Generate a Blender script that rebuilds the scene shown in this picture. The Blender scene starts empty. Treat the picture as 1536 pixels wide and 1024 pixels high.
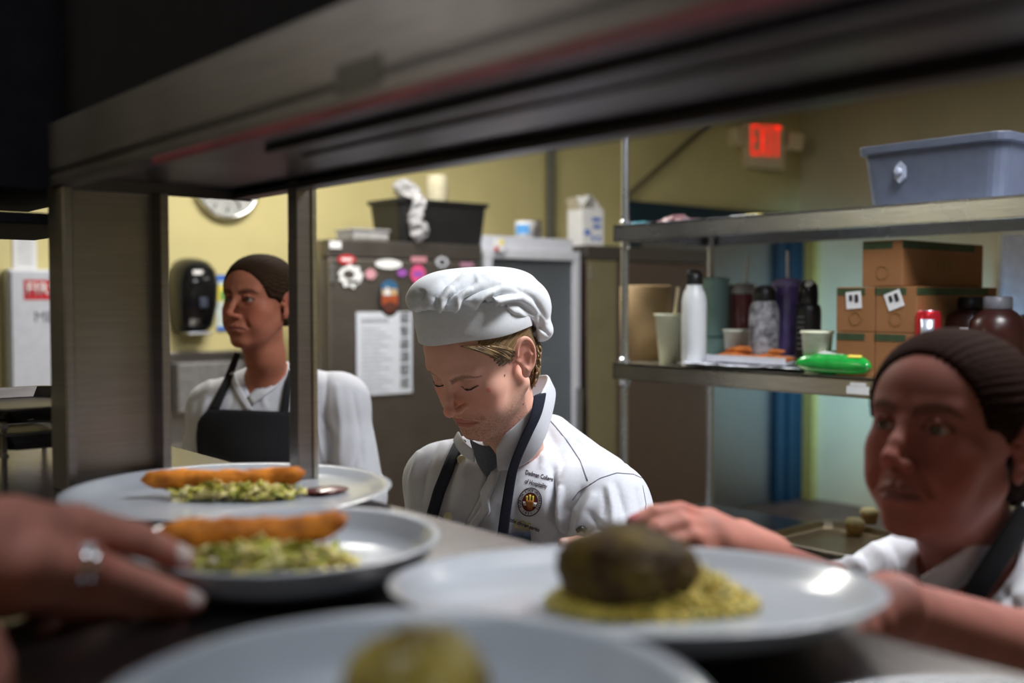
import bpy, bmesh, math, random
import numpy as np
from mathutils import Vector, Matrix, noise
from mathutils.bvhtree import BVHTree
random.seed(7); rng = np.random.RandomState(7)
SC = bpy.context.scene
COL = SC.collection
E = 1.58                      # eye height of the photographer
F = 1579.0                    # focal length in pixels of the 1536-wide frame
PITCH = math.atan(62 / F)
TH = math.radians(40)         # the kitchen's walls are turned 40 degrees to the view
CT, ST = math.cos(TH), math.sin(TH)
sin, cos, pi = math.sin, math.cos, math.pi
CAM = Vector((0, 0, E))

def ray(px, py):
    a = (px - 768) / F; b = (512 - py) / F
    cp, sp = cos(PITCH), sin(PITCH)
    return Vector((a, cp + b * sp, -sp + b * cp))
def at(px, py, Y):
    d = ray(px, py); return CAM + d * (Y / d.y)
def proj(P):
    P = np.asarray(P, dtype=np.float64) - np.array(CAM)
    cp, sp = cos(PITCH), sin(PITCH)
    fz = P[:, 1] * cp - P[:, 2] * sp
    uz = P[:, 1] * sp + P[:, 2] * cp
    return 768 + F * P[:, 0] / fz, 512 - F * uz / fz
def rm(n, s, z): return Vector((n * CT - s * ST, n * ST + s * CT, z))
def to_rm(p): return (p.x * CT + p.y * ST, -p.x * ST + p.y * CT, p.z)
def on_n(px, py, n):
    d = ray(px, py); k = n / (d.x * CT + d.y * ST); return to_rm(CAM + d * k)
def on_s(px, py, s):
    d = ray(px, py); k = s / (-d.x * ST + d.y * CT); return to_rm(CAM + d * k)
def on_z(px, py, z):
    d = ray(px, py); k = (z - E) / d.z; return to_rm(CAM + d * k)

# ------------------------------------------------------------------ materials
MATS = {}
def _nt(name):
    m = bpy.data.materials.new(name); m.use_nodes = True
    nt = m.node_tree; return m, nt, nt.nodes['Principled BSDF']
def mk(name, col, rough=.5, metal=0., var=.12, scale=30., bump=.0, bscale=None, stretch=(1, 1, 1), spec=.5,
       emit=None, estr=0, trans=0., coat=0., sub=0., ior=1.45, col2=None, sheen=0., alpha=1.):
    if name in MATS: return MATS[name]
    m, nt, b = _nt(name)
    tc = nt.nodes.new('ShaderNodeTexCoord'); mp = nt.nodes.new('ShaderNodeMapping')
    mp.inputs['Scale'].default_value = stretch
    nt.links.new(tc.outputs['Object'], mp.inputs['Vector'])
    nz = nt.nodes.new('ShaderNodeTexNoise'); nz.inputs['Scale'].default_value = scale
    nz.inputs['Detail'].default_value = 4
    nt.links.new(mp.outputs[0], nz.inputs['Vector'])
    rp = nt.nodes.new('ShaderNodeValToRGB')
    c = col; c2 = col2 if col2 else tuple(min(1, x * (1 + var)) for x in c)
    rp.color_ramp.elements[0].color = (*[x * (1 - var) for x in c], 1); rp.color_ramp.elements[0].position = .35
    rp.color_ramp.elements[1].color = (*c2, 1); rp.color_ramp.elements[1].position = .65
    nt.links.new(nz.outputs['Fac'], rp.inputs['Fac']); nt.links.new(rp.outputs[0], b.inputs['Base Color'])
    b.inputs['Roughness'].default_value = rough; b.inputs['Metallic'].default_value = metal
    b.inputs['Specular IOR Level'].default_value = spec
    b.inputs['IOR'].default_value = ior
    b.inputs['Transmission Weight'].default_value = trans
    b.inputs['Coat Weight'].default_value = coat
    b.inputs['Sheen Weight'].default_value = sheen
    b.inputs['Alpha'].default_value = alpha
    if sub: b.inputs['Subsurface Weight'].default_value = sub; b.inputs['Subsurface Scale'].default_value = .01
    if emit: b.inputs['Emission Color'].default_value = (*emit, 1); b.inputs['Emission Strength'].default_value = estr
    if bump:
        n2 = nt.nodes.new('ShaderNodeTexNoise'); n2.inputs['Scale'].default_value = bscale or scale
        n2.inputs['Detail'].default_value = 3
        nt.links.new(mp.outputs[0], n2.inputs['Vector'])
        bp = nt.nodes.new('ShaderNodeBump'); bp.inputs['Strength'].default_value = bump; bp.inputs['Distance'].default_value = .002
        nt.links.new(n2.outputs['Fac'], bp.inputs['Height']); nt.links.new(bp.outputs[0], b.inputs['Normal'])
    MATS[name] = m; return m
def steel(name, col=(.42, .41, .40), rough=.3, stretch=(1, 1, 25)):
    if name in MATS: return MATS[name]
    m = mk(name, col, rough, .95, .08, 14, .12, 14, stretch)
    nt = m.node_tree; b = nt.nodes['Principled BSDF']
    nz = nt.nodes.new('ShaderNodeTexNoise'); nz.inputs['Scale'].default_value = 5; nz.inputs['Detail'].default_value = 5
    mr = nt.nodes.new('ShaderNodeMapRange'); mr.inputs['To Min'].default_value = rough * .75; mr.inputs['To Max'].default_value = rough * 1.3
    nt.links.new([n for n in nt.nodes if n.bl_idname == 'ShaderNodeTexCoord'][0].outputs['Object'], nz.inputs['Vector'])
    nt.links.new(nz.outputs['Fac'], mr.inputs['Value']); nt.links.new(mr.outputs[0], b.inputs['Roughness'])
    return m
def vcol(name, rough=.5, sub=0., spec=.5, bump=.0, bscale=400, sheen=0.):
    m, nt, b = _nt(name)
    a = nt.nodes.new('ShaderNodeVertexColor'); a.layer_name = 'Col'
    nz = nt.nodes.new('ShaderNodeTexNoise'); nz.inputs['Scale'].default_value = 60; nz.inputs['Detail'].default_value = 5
    tc = nt.nodes.new('ShaderNodeTexCoord'); nt.links.new(tc.outputs['Object'], nz.inputs['Vector'])
    mx = nt.nodes.new('ShaderNodeMix'); mx.data_type = 'RGBA'; mx.blend_type = 'MULTIPLY'; mx.inputs['Factor'].default_value = .35
    mr = nt.nodes.new('ShaderNodeMapRange'); mr.inputs['To Min'].default_value = .7; mr.inputs['To Max'].default_value = 1.25
    nt.links.new(nz.outputs['Fac'], mr.inputs['Value'])
    nt.links.new(a.outputs['Color'], mx.inputs[6]); nt.links.new(mr.outputs[0], mx.inputs[7])
    nt.links.new(mx.outputs[2], b.inputs['Base Color'])
    b.inputs['Roughness'].default_value = rough; b.inputs['Specular IOR Level'].default_value = spec
    b.inputs['Sheen Weight'].default_value = sheen
    if sub:
        b.inputs['Subsurface Weight'].default_value = sub; b.inputs['Subsurface Scale'].default_value = .006
        b.inputs['Subsurface Radius'].default_value = (1, .35, .2)
    if bump:
        n2 = nt.nodes.new('ShaderNodeTexNoise'); n2.inputs['Scale'].default_value = bscale; nt.links.new(tc.outputs['Object'], n2.inputs['Vector'])
        bp = nt.nodes.new('ShaderNodeBump'); bp.inputs['Strength'].default_value = bump; bp.inputs['Distance'].default_value = .001
        nt.links.new(n2.outputs['Fac'], bp.inputs['Height']); nt.links.new(bp.outputs[0], b.inputs['Normal'])
    MATS[name] = m; return m

# ------------------------------------------------------------------ objects
def tag(o, label=None, cat=None, group=None, kind=None):
    if label: o['label'] = label
    if cat: o['category'] = cat
    if group: o['group'] = group
    if kind: o['kind'] = kind
    return o
def thing(name, label, cat, loc, rz=0., group=None, roomed=False):
    o = bpy.data.objects.new(name, None); COL.objects.link(o)
    o.empty_display_size = .05
    o.location = rm(*loc) if roomed else loc
    o.rotation_euler = (0, 0, rz + (TH if roomed else 0))
    return tag(o, label, cat, group)
def link(name, me, mat=None, parent=None, smooth=False):
    o = bpy.data.objects.new(name, me); COL.objects.link(o)
    if mat:
        for mm in (mat if isinstance(mat, (list, tuple)) else [mat]): me.materials.append(mm)
    if smooth:
        for p in me.polygons: p.use_smooth = True
    if parent: o.parent = parent
    return o
class MB:
    """collects shapes, then links them as one mesh object"""
    def __init__(s): s.b = bmesh.new(); s.mi = 0
    def _mark(s, fs):
        for f in fs: f.material_index = s.mi
    def box(s, x0, x1, y0, y1, z0, z1, bev=0., M=None):
        r = bmesh.ops.create_cube(s.b, size=1)
        vs = r['verts']
        for v in vs: v.co = Vector(((x0 + x1) / 2 + v.co.x * (x1 - x0), (y0 + y1) / 2 + v.co.y * (y1 - y0), (z0 + z1) / 2 + v.co.z * (z1 - z0)))
        fs = set(f for v in vs for f in v.link_faces); s._mark(fs)
        if bev:
            es = set(e for v in vs for e in v.link_edges)
            rr = bmesh.ops.bevel(s.b, geom=list(es), offset=bev, segments=2, profile=.5, affect='EDGES', material=s.mi)
            vs = list(set(vs) & set(s.b.verts)) + list(rr['verts']); vs = list(set(v for v in vs if v.is_valid))
        if M is not None:
            for v in vs: v.co = M @ v.co
        return s
    def grid(s, rows, close_u=False, close_v=False, cap=False):
        """rows: list of lists of points"""
        V = [[s.b.verts.new(p) for p in r] for r in rows]
        nr, nc = len(V), len(V[0]); fs = []
        for i in range(nr if close_v else nr - 1):
            for j in range(nc if close_u else nc - 1):
                a, b_, c, d = V[i][j], V[i][(j + 1) % nc], V[(i + 1) % nr][(j + 1) % nc], V[(i + 1) % nr][j]
                try: fs.append(s.b.faces.new((a, b_, c, d)))
                except ValueError: pass
        if cap:
            for r in (V[0][::-1], V[-1]):
                try: fs.append(s.b.faces.new(r))
                except ValueError: pass
        s._mark(fs); return s
    def lathe(s, prof, seg=32, cx=0, cy=0, cz=0, sx=1, sy=1, cap=True, M=None):
        rows = []
        for r, z in prof:
            row = []
            for k in range(seg):
                a = 2 * pi * k / seg
                p = Vector((cx + r * cos(a) * sx, cy + r * sin(a) * sy, cz + z))
                row.append(M @ p if M is not None else p)
            rows.append(row)
        return s.grid(rows, close_u=True, cap=cap)
    def tube(s, pts, r, seg=8, cap=True):
        pts = [Vector(p) for p in pts]; rs = r if isinstance(r, (list, tuple)) else [r] * len(pts)
        rows = []; ref = None
        for i, p in enumerate(pts):
            t = (pts[min(i + 1, len(pts) - 1)] - pts[max(i - 1, 0)]).normalized()
            if ref is None: ref = t.orthogonal().normalized()
            ref = (ref - t * ref.dot(t)).normalized(); bi = t.cross(ref)
            rows.append([p + (ref * cos(2 * pi * k / seg) + bi * sin(2 * pi * k / seg)) * rs[i] for k in range(seg)])
        return s.grid(rows, close_u=True, cap=cap)
    def prism(s, poly, z0, z1, M=None):
        """polygon (x, y) between z0 and z1"""
        A = [Vector((x, y, z0)) for x, y in poly]; B = [Vector((x, y, z1)) for x, y in poly]
        if M is not None: A = [M @ p for p in A]; B = [M @ p for p in B]
        A = [s.b.verts.new(p) for p in A]; B = [s.b.verts.new(p) for p in B]; fs = []
        n = len(A)
        fs.append(s.b.faces.new(A[::-1])); fs.append(s.b.faces.new(B))
        for i in range(n): fs.append(s.b.faces.new((A[i], A[(i + 1) % n], B[(i + 1) % n], B[i])))
        s._mark(fs); return s
    def build(s, name, mat, parent=None, smooth=False, solid=0., bevel=0., sub=0):
        bmesh.ops.recalc_face_normals(s.b, faces=s.b.faces[:])
        me = bpy.data.meshes.new(name); s.b.to_mesh(me); s.b.free()
        o = link(name, me, mat, parent, smooth)
        if solid:
            m = o.modifiers.new('Solidify', 'SOLIDIFY'); m.thickness = solid; m.offset = 1
        if bevel:
            m = o.modifiers.new('Bevel', 'BEVEL'); m.width = bevel; m.segments = 2; m.limit_method = 'ANGLE'
        if sub:
            m = o.modifiers.new('Sub', 'SUBSURF'); m.levels = sub; m.render_levels = sub
        return o
def copy_tree(o, parent=None):
    c = o.copy(); COL.objects.link(c); c.parent = parent
    for ch in list(o.children): copy_tree(ch, c)
    return c
def text_mesh(body, size=1., align='CENTER', shear=0., bold=0., space=1.):
    cu = bpy.data.curves.new('lettering', 'FONT'); cu.body = body; cu.size = size; cu.align_x = align
    cu.align_y = 'CENTER'; cu.shear = shear; cu.offset = bold; cu.space_character = space; cu.resolution_u = 3
    o = bpy.data.objects.new('lettering', cu); COL.objects.link(o)
    bpy.context.view_layer.update()
    dg = bpy.context.evaluated_depsgraph_get()
    me = bpy.data.meshes.new_from_object(o.evaluated_get(dg))
    bpy.data.objects.remove(o); bpy.data.curves.remove(cu)
    me.materials.clear()
    return me
def wall_text(body, size, M, mat, parent, name='lettering', align='CENTER', depth=.0015, **kw):
    me = text_mesh(body, size, align, **kw)
    bm = bmesh.new(); bm.from_mesh(me)
    r = bmesh.ops.extrude_face_region(bm, geom=bm.faces[:])
    for v in r['geom']:
        if isinstance(v, bmesh.types.BMVert): v.co.z += depth
    bm.transform(M); bmesh.ops.recalc_face_normals(bm, faces=bm.faces[:])
    me2 = bpy.data.meshes.new(name); bm.to_mesh(me2); bm.free(); bpy.data.meshes.remove(me)
    return link(name, me2, mat, parent)

# ------------------------------------------------------------------ implicit modelling
f32 = np.float32
def A3(v): return np.array(v, dtype=f32)
def smin(a, b, k):
    h = np.clip(.5 + .5 * (b - a) / k, 0, 1); return b * (1 - h) + a * h - k * h * (1 - h)
def smax(a, b, k): return -smin(-a, -b, k)
def ell(P, c, r, R=None):
    Q = P - A3(c)
    if R is not None: Q = Q @ A3(R)          # R columns = local axes
    r = A3(r); a = Q / r; k0 = np.sqrt((a * a).sum(1)) + 1e-9; b = Q / (r * r); k1 = np.sqrt((b * b).sum(1)) + 1e-9
    return k0 * (k0 - 1) / k1
def sph(P, c, r):
    Q = P - A3(c); return np.sqrt((Q * Q).sum(1)) - r
def cap(P, a, b, ra, rb=None):
    if rb is None: rb = ra
    a = A3(a); b = A3(b); ba = b - a; Q = P - a
    t = np.clip((Q @ ba) / (ba @ ba + 1e-12), 0, 1)
    D = Q - t[:, None] * ba
    return np.sqrt((D * D).sum(1)) - (ra + t * (rb - ra))
def chain(P, pts, rs, k=.004):
    d = None
    for i in range(len(pts) - 1):
        c = cap(P, pts[i], pts[i + 1], rs[i], rs[i + 1]); d = c if d is None else smin(d, c, k)
    return d
def nets(fn, lo, hi, h):
    lo = A3(lo); hi = A3(hi); n = np.ceil((hi - lo) / h).astype(int) + 1
    K = 4; n = ((n + K - 1) // K) * K + 1
    cn = (n - 1) // K + 1
    ax = [lo[i] + np.arange(cn[i], dtype=f32) * h * K for i in range(3)]
    G = np.stack(np.meshgrid(*ax, indexing='ij'), -1).reshape(-1, 3)
    cv = fn(G).reshape(cn)
    v = np.repeat(np.repeat(np.repeat(cv, K, 0), K, 1), K, 2)
    # nearest coarse sample
    o = K // 2; v = v[o:o + n[0], o:o + n[1], o:o + n[2]] if False else v
    idx = [np.minimum((np.arange(n[i]) + K // 2) // K, cn[i] - 1) for i in range(3)]
    v = cv[np.ix_(*idx)].astype(f32)
    near = np.abs(v) < h * K * 2.6
    ii = np.argwhere(near)
    if len(ii):
        out = np.empty(len(ii), dtype=f32)
        for c0 in range(0, len(ii), 600000):
            out[c0:c0 + 600000] = fn(lo + ii[c0:c0 + 600000].astype(f32) * h)
        v[near] = out
    v[0], v[-1] = np.maximum(v[0], h), np.maximum(v[-1], h)
    v[:, 0], v[:, -1] = np.maximum(v[:, 0], h), np.maximum(v[:, -1], h)
    v[:, :, 0], v[:, :, -1] = np.maximum(v[:, :, 0], h), np.maximum(v[:, :, -1], h)
    s = v < 0
    N = [n[0] - 1, n[1] - 1, n[2] - 1]
    def sl(a): return (slice(a[0], a[0] + N[0]), slice(a[1], a[1] + N[1]), slice(a[2], a[2] + N[2]))
    cnt = np.zeros(N, dtype=np.int16)
    corners = [(a, b, c) for a in (0, 1) for b in (0, 1) for c in (0, 1)]
    ssum = sum(s[sl(c)].astype(np.int8) for c in corners)
    act = (ssum > 0) & (ssum < 8)
    ci = np.argwhere(act)
    acc = np.zeros((len(ci), 3), dtype=f32); cnt = np.zeros(len(ci), dtype=f32)
    for axis in range(3):
        for c in corners:
            if c[axis]: continue
            d = list(c); d[axis] = 1
            a = ci + np.array(c); b = ci + np.array(d)
            va = v[a[:, 0], a[:, 1], a[:, 2]]; vb = v[b[:, 0], b[:, 1], b[:, 2]]
            cr = (va < 0) != (vb < 0)
            t = np.where(cr, va / np.where(cr, va - vb, 1), 0)
            p = np.tile(A3(c), (len(ci), 1)); p[:, axis] = t
            acc += p * cr[:, None]; cnt += cr
    verts = lo + (ci + acc / cnt[:, None]) * h
    idm = -np.ones(N, dtype=np.int64); idm[act] = np.arange(len(ci))
    quads = []
    for axis in range(3):
        u, w = (axis + 1) % 3, (axis + 2) % 3
        a = [slice(1, N[i]) for i in range(3)]; a[axis] = slice(0, N[axis])
        b = list(a); b[axis] = slice(1, N[axis] + 1)
        e = s[tuple(a)] != s[tuple(b)]
        ei = np.argwhere(e); st = np.array([x.start for x in a]); ei = ei + st
        inside = s[ei[:, 0], ei[:, 1], ei[:, 2]]
        du = np.zeros(3, int); du[u] = 1; dw = np.zeros(3, int); dw[w] = 1
        q = [ei - du - dw, ei - dw, ei, ei - du]
        q = np.stack([idm[x[:, 0], x[:, 1], x[:, 2]] for x in q], 1)
        q[~inside] = q[~inside][:, ::-1]
        quads.append(q)
    q = np.concatenate(quads)
    q = q[(q >= 0).all(1)]
    return verts.astype(np.float64), q
def vnormals(V, Q):
    n = np.cross(V[Q[:, 2]] - V[Q[:, 0]], V[Q[:, 3]] - V[Q[:, 1]])
    N = np.zeros_like(V)
    for k in range(4): np.add.at(N, Q[:, k], n)
    return N / (np.linalg.norm(N, axis=1)[:, None] + 1e-12)
def relax(V, Q, it=2, lam=.5):
    for _ in range(it):
        S = np.zeros_like(V); c = np.zeros(len(V))
        for k in range(4):
            for j in (1, 3):
                np.add.at(S, Q[:, k], V[Q[:, (k + j) % 4]]); np.add.at(c, Q[:, k], 1)
        V = V + lam * (S / c[:, None] - V)
    return V
def np_mesh(name, V, Q, cols=None):
    me = bpy.data.meshes.new(name)
    me.vertices.add(len(V)); me.vertices.foreach_set('co', np.asarray(V, dtype=f32).ravel())
    me.loops.add(len(Q) * 4); me.loops.foreach_set('vertex_index', Q.astype(np.int32).ravel())
    me.polygons.add(len(Q)); me.polygons.foreach_set('loop_start', np.arange(0, len(Q) * 4, 4, dtype=np.int32))
    me.polygons.foreach_set('loop_total', np.full(len(Q), 4, dtype=np.int32))
    me.polygons.foreach_set('use_smooth', np.ones(len(Q), dtype=bool))
    me.update(calc_edges=True); me.validate()
    if cols is not None:
        at_ = me.color_attributes.new('Col', 'FLOAT_COLOR', 'POINT')
        c4 = np.ones((len(V), 4), dtype=f32); c4[:, :3] = cols; at_.data.foreach_set('color', c4.ravel())
    return me
def merge(parts):
    Vs, Qs, Cs, o = [], [], [], 0
    for V, Q, Cc in parts:
        Vs.append(V); Qs.append(Q + o); Cs.append(Cc); o += len(V)
    return np.concatenate(Vs), np.concatenate(Qs), np.concatenate(Cs)
def bvh_of(V, Q): return BVHTree.FromPolygons([tuple(v) for v in V], [tuple(int(i) for i in q) for q in Q])
def nz3(V, scale, seed=0):
    """cheap smooth noise: sums of rotated sines, roughly -1..1"""
    r = np.random.RandomState(seed); out = np.zeros(len(V))
    for k in range(6):
        d = r.randn(3); d /= np.linalg.norm(d); ph = r.rand() * 6.28; sc = scale * (.6 + 1.2 * r.rand())
        d2 = r.randn(3); d2 /= np.linalg.norm(d2)
        out += np.sin(V @ d * sc + ph + 1.3 * np.sin(V @ d2 * sc * .7 + ph * 2))
    return out / 3.
def seg_dist(px, py, poly):
    best = np.full(len(px), 1e9); par = np.zeros(len(px))
    L = len(poly) - 1
    for i in range(L):
        ax, ay = poly[i]; bx, by = poly[i + 1]
        dx, dy = bx - ax, by - ay; t = np.clip(((px - ax) * dx + (py - ay) * dy) / (dx * dx + dy * dy + 1e-9), 0, 1)
        d = np.hypot(px - ax - t * dx, py - ay - t * dy); m = d < best
        best[m] = d[m]; par[m] = ((i + t) / L)[m]
    return best, par
def folds(V, Q, lst):
    """cloth folds: (polyline on the cloth's front, half width, height)"""
    N = vnormals(V, Q); px, py = proj(V)
    view = V - np.array(CAM); facing = (N * view).sum(1) < 0
    D = np.zeros(len(V))
    for poly, w, a in lst:
        d, par = seg_dist(px, py, poly)
        D += a * (np.exp(-(d / w) ** 2) if a > 0 else np.exp(-(d / w) ** 1.25)) * np.sin(np.clip(par * .9 + .1, 0, 1) * pi) ** .5 * facing
    return V + N * D[:, None]
# ================================================================== materials used by the place
M_wall = mk('yellow_paint', (.62, .545, .26), .6, var=.04, scale=3, bump=.05, bscale=120)
M_wallr = mk('pale_paint', (.58, .54, .36), .55, var=.04, scale=3, bump=.05, bscale=120)
M_ceil = mk('ceiling_tile', (.35, .34, .30), .9, var=.1, scale=40)
M_floor = mk('floor_tile', (.16, .10, .08), .5, var=.2, scale=6, bump=.1)
M_steel = steel('brushed_steel', (.30, .275, .265), .36)
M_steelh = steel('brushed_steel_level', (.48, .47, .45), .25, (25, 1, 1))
M_steeld = steel('dull_steel', (.20, .18, .17), .42)
M_steelb = steel('bright_steel', (.55, .58, .65), .26)
M_chrome = mk('chrome', (.75, .75, .76), .12, 1., .02)
M_dark = mk('dark_enamel', (.007, .006, .008), .8, var=.2, spec=.15)
M_blackp = mk('black_plastic', (.012, .012, .013), .4, var=.15)
M_gloss = mk('gloss_black', (.008, .008, .009), .12, var=.1)
M_white = mk('white_plastic', (.72, .72, .70), .4, var=.04)
M_greyw = mk('white_enamel', (.55, .57, .64), .35, var=.04)
M_paper = mk('paper', (.75, .76, .78), .8, var=.03)
M_ink = mk('black_ink', (.02, .02, .022), .7)
M_red = mk('red_print', (.50, .02, .03), .6)
M_blue = mk('blue_print', (.03, .14, .55), .6)
M_ltblue = mk('light_blue_print', (.10, .35, .75), .6)
M_pink = mk('pink_print', (.65, .08, .22), .6)
M_purple = mk('purple_print', (.30, .08, .40), .6)
M_yell = mk('yellow_print', (.80, .66, .10), .6)
M_green = mk('green_print', (.10, .32, .08), .6)
M_orange = mk('orange_print', (.75, .20, .03), .6)
M_brownp = mk('brown_print', (.10, .03, .02), .6)
M_navy = mk('navy_paint', (.004, .02, .05), .35, var=.1)
M_lip = mk('red_edge_line', (.22, .04, .05), .4, var=.2, scale=20)

def struct(name, mb, mat, **kw):
    o = mb.build(name, mat, None, **kw); o.rotation_euler = (0, 0, TH); o['kind'] = 'structure'; return o
NR, SB = 7.2, 5.0       # side wall and back wall, in the room's own axes
H = 3.15
struct('floor', MB().box(-3.2, NR + .1, -3.2, SB + .1, -.1, 0), M_floor)
struct('ceiling', MB().box(-3.2, NR + .1, -3.2, SB + .1, H, H + .1), M_ceil)
struct('wall_back', MB().box(-3.2, NR + .1, SB, SB + .1, 0, H), M_wall)
struct('wall_right', MB().box(NR, NR + .1, -3.2, SB, 0, H), M_wallr)
struct('wall_left', MB().box(-3.2, -3.1, -3.2, SB, 0, H), M_wall)
struct('wall_front', MB().box(-3.1, NR, -3.2, -3.1, 0, H), M_wall)
struct('baseboard_back', MB().box(-3.1, 5.15, SB - .02, SB, 0, .12), M_dark)

# blue framed steel double door in the back wall
struct('door_1', MB().box(5.30, 6.05, SB - .035, SB, .01, 2.10, .004), M_steel)
struct('door_2', MB().box(6.07, 6.80, SB - .035, SB, .01, 2.10, .004), M_steel)
t = MB(); t.box(5.17, 5.29, SB - .07, SB, 0, 2.25, .006).box(6.81, 7.17, SB - .09, SB, 0, 2.25, .006).box(5.29, 6.81, SB - .07, SB, 2.11, 2.25, .006)
t.box(6.93, 6.97, SB - .11, SB - .09, 0, 2.25)
struct('trim_1', t, mk('door_frame_blue', (.003, .024, .042), .35, var=.1))
struct('trim_2', MB().box(7.13, 7.2, SB - .19, SB - .093, 0, 2.24, .004), mk('ochre_corner', (.32, .24, .06), .5))
tag(MB().tube([rm(4.47, SB - .05, H - .002), rm(4.47, SB - .05, 1.72)], .028, 12).build('conduit_pipe', mk('pipe_grey', (.10, .10, .08), .5)),
    'grey vertical conduit pipe running down the yellow wall above the glass-door cooler', 'pipe')
a, b = on_s(938, 296, SB - .04), on_s(1062, 188, SB - .04)  # slim brown tube along a diagonal line on the wall
tag(MB().tube([rm(*a), rm(*b)], .018, 10).build('wall_diagonal', mk('brown_diagonal', (.13, .10, .05), .6), smooth=True),
    'thin brown line running diagonally up the yellow wall left of the exit sign', 'pipe')

sc = thing('added_dark_cabinet', 'added dark cabinet, out of view, darkening the reflection in the overhead shelf', 'cabinet', (-.55, 4.68, 0), roomed=True)  # unseen, added so the overhead shelf's face reflects something dark
MB().box(-1.4, 1.4, -.28, .31, .02, 2.65, .006).build('body', M_dark, sc)
for k in range(3):
    d = MB().box(-1.39 + .93 * k, -.47 + .93 * k, -.305, -.282, .05, 2.62, .004).build('door', M_dark, sc); MB().box(-.54 + .93 * k, -.52 + .93 * k, -.335, -.304, 1.0, 1.2, .004).build('handle', M_steel, d)
MB().box(-1.38, 1.38, -.26, .29, 0, .021).build('plinth', M_dark, sc)
# ceiling lights
M_lamp = mk('lamp_diffuser', (.9, .9, .9), .5, emit=(1, .97, .90), estr=1.5)
def ceiling_light(n, s, W, label, sx=1.2, sy=.6, col=(1, .96, .88)):
    t = thing('ceiling_light', label, 'light', (n, s, H), roomed=True, group='ceiling light panels')
    f = MB()
    for x0, x1, y0, y1 in ((-sx/2-.03, sx/2+.03, -sy/2-.03, -sy/2), (-sx/2-.03, sx/2+.03, sy/2, sy/2+.03), (-sx/2-.03, -sx/2, -sy/2, sy/2), (sx/2, sx/2+.03, -sy/2, sy/2)):
        f.box(x0, x1, y0, y1, -.05, -.002)
    f.build('frame', M_white, t)
    MB().box(-sx/2, sx/2, -sy/2, sy/2, -.035, -.02).build('diffuser', M_lamp, t)
    l = bpy.data.lights.new('panel_light', 'AREA'); l.shape = 'RECTANGLE'; l.size = sx; l.size_y = sy; l.energy = W; l.color = col
    o = bpy.data.objects.new('panel_light', l); COL.objects.link(o); o.parent = t; o.location = (0, 0, -.06)
    return t
ceiling_light(2.3, 3.5, 75, 'rectangular ceiling light panel above the tall steel refrigerator')
ceiling_light(1.95, .42, 88, 'rectangular ceiling light panel above the cooks', col=(.95, .97, 1))
ceiling_light(4.2, 2.0, 15, 'rectangular ceiling light panel above the wire shelf side of the room')
ceiling_light(-.15, .1, 15, 'rectangular ceiling light panel on the serving side of the pass', col=(.75, .86, 1))
ceiling_light(-2.4, 4.1, 26, 'added fill light panel, out of view, in the far serving corner')  # added fill panel, brightening the chef's face from the left

# unseen window frame, added on the solid side wall; no light passes it
def added_window_frame():
    f = MB()
    for x in (0,):
        f.box(NR - .05, NR, -1.2, -1.14, .9, 2.1).box(NR - .05, NR, .34, .4, .9, 2.1).box(NR - .05, NR, -1.2, .4, .84, .9).box(NR - .05, NR, -1.2, .4, 2.1, 2.16)
    struct('window_added', f, M_white)
added_window_frame()

# ================================================================== the pass
PZ = E - .232
PS0, PS1 = -1.2, 1.78
pas = thing('pass_station', 'stainless steel serving pass with an overhead shelf, carrying the plates', 'serving counter', (0, 0, 0), roomed=True)
m = MB(); m.box(.185, .66, PS0, PS1, PZ - .03, PZ, .004); m.box(.185, .20, PS0, PS1, PZ - .06, PZ - .028, .002); m.box(.645, .66, PS0, PS1, PZ - .06, PZ - .028, .002)
M_top = steel('counter_steel', (.12, .115, .12), .24, (25, 1, 1))
m.build('counter_top', M_top, pas)
m = MB(); m.box(.22, .63, PS0, PS1, .12, .82, .005)
m.build('base_cabinet', M_steeld, pas)
MB().box(.2, .98, PS0, PS1, .82, .86, .004).build('work_surface', M_steelh, pas)
for s_ in (PS0 + .1, .6, 1.7):
    MB().box(.40, .44, s_ - .02, s_ + .02, .86, PZ - .03).build('support_post', M_steel, pas)
for n_ in (.26, .58):
    for s_ in (PS0 + .1, .6, 1.7): MB().lathe([(.02, 0), (.02, .12)], 12, n_, s_).build('leg', M_steel, pas)
# overhead shelf: lip, underside and channels
OZ = 1.716
m = MB(); m.box(.39, .65, PS0, 1.33, OZ + .012, OZ + .02); m.box(.39, .396, PS0, 1.33, OZ, OZ + .075, .002); m.box(.644, .65, PS0, 1.33, OZ, OZ + .075, .002)
m.box(.39, .65, 1.324, 1.33, OZ - .002, OZ + .075)
m.box(.39, .415, PS0, 1.33, OZ, OZ + .006); m.box(.625, .65, PS0, 1.33, OZ, OZ + .006)
M_shelf = steel('dark_shelf_steel', (.115, .108, .12), .34)  # darker steel for the overhead shelf and its strip
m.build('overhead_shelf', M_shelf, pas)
MB().tube([(.392, PS0, OZ - .002), (.392, 1.0, OZ - .002)], .004, 8).build('edge_strip', M_lip, pas)  # thin red line along the shelf's near lower edge
m = MB(); m.box(.47, .57, -.9, .93, OZ + .004, OZ + .012, .002); m.box(.50, .54, -.88, .91, OZ + .001, OZ + .005)
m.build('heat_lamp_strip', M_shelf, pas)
m = MB(); m.box(.3895, .3925, .60, .66, OZ + .008, OZ + .03, .001); m.build('switch_plate', M_blackp, pas)
# dark upper cabinet
m = MB(); m.box(.41, .64, PS0, 1.33, OZ + .075, 2.6, .004); m.box(.40, .41, PS0, 1.33, OZ + .34, OZ + .36); m.build('upper_cabinet', M_dark, pas)
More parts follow.
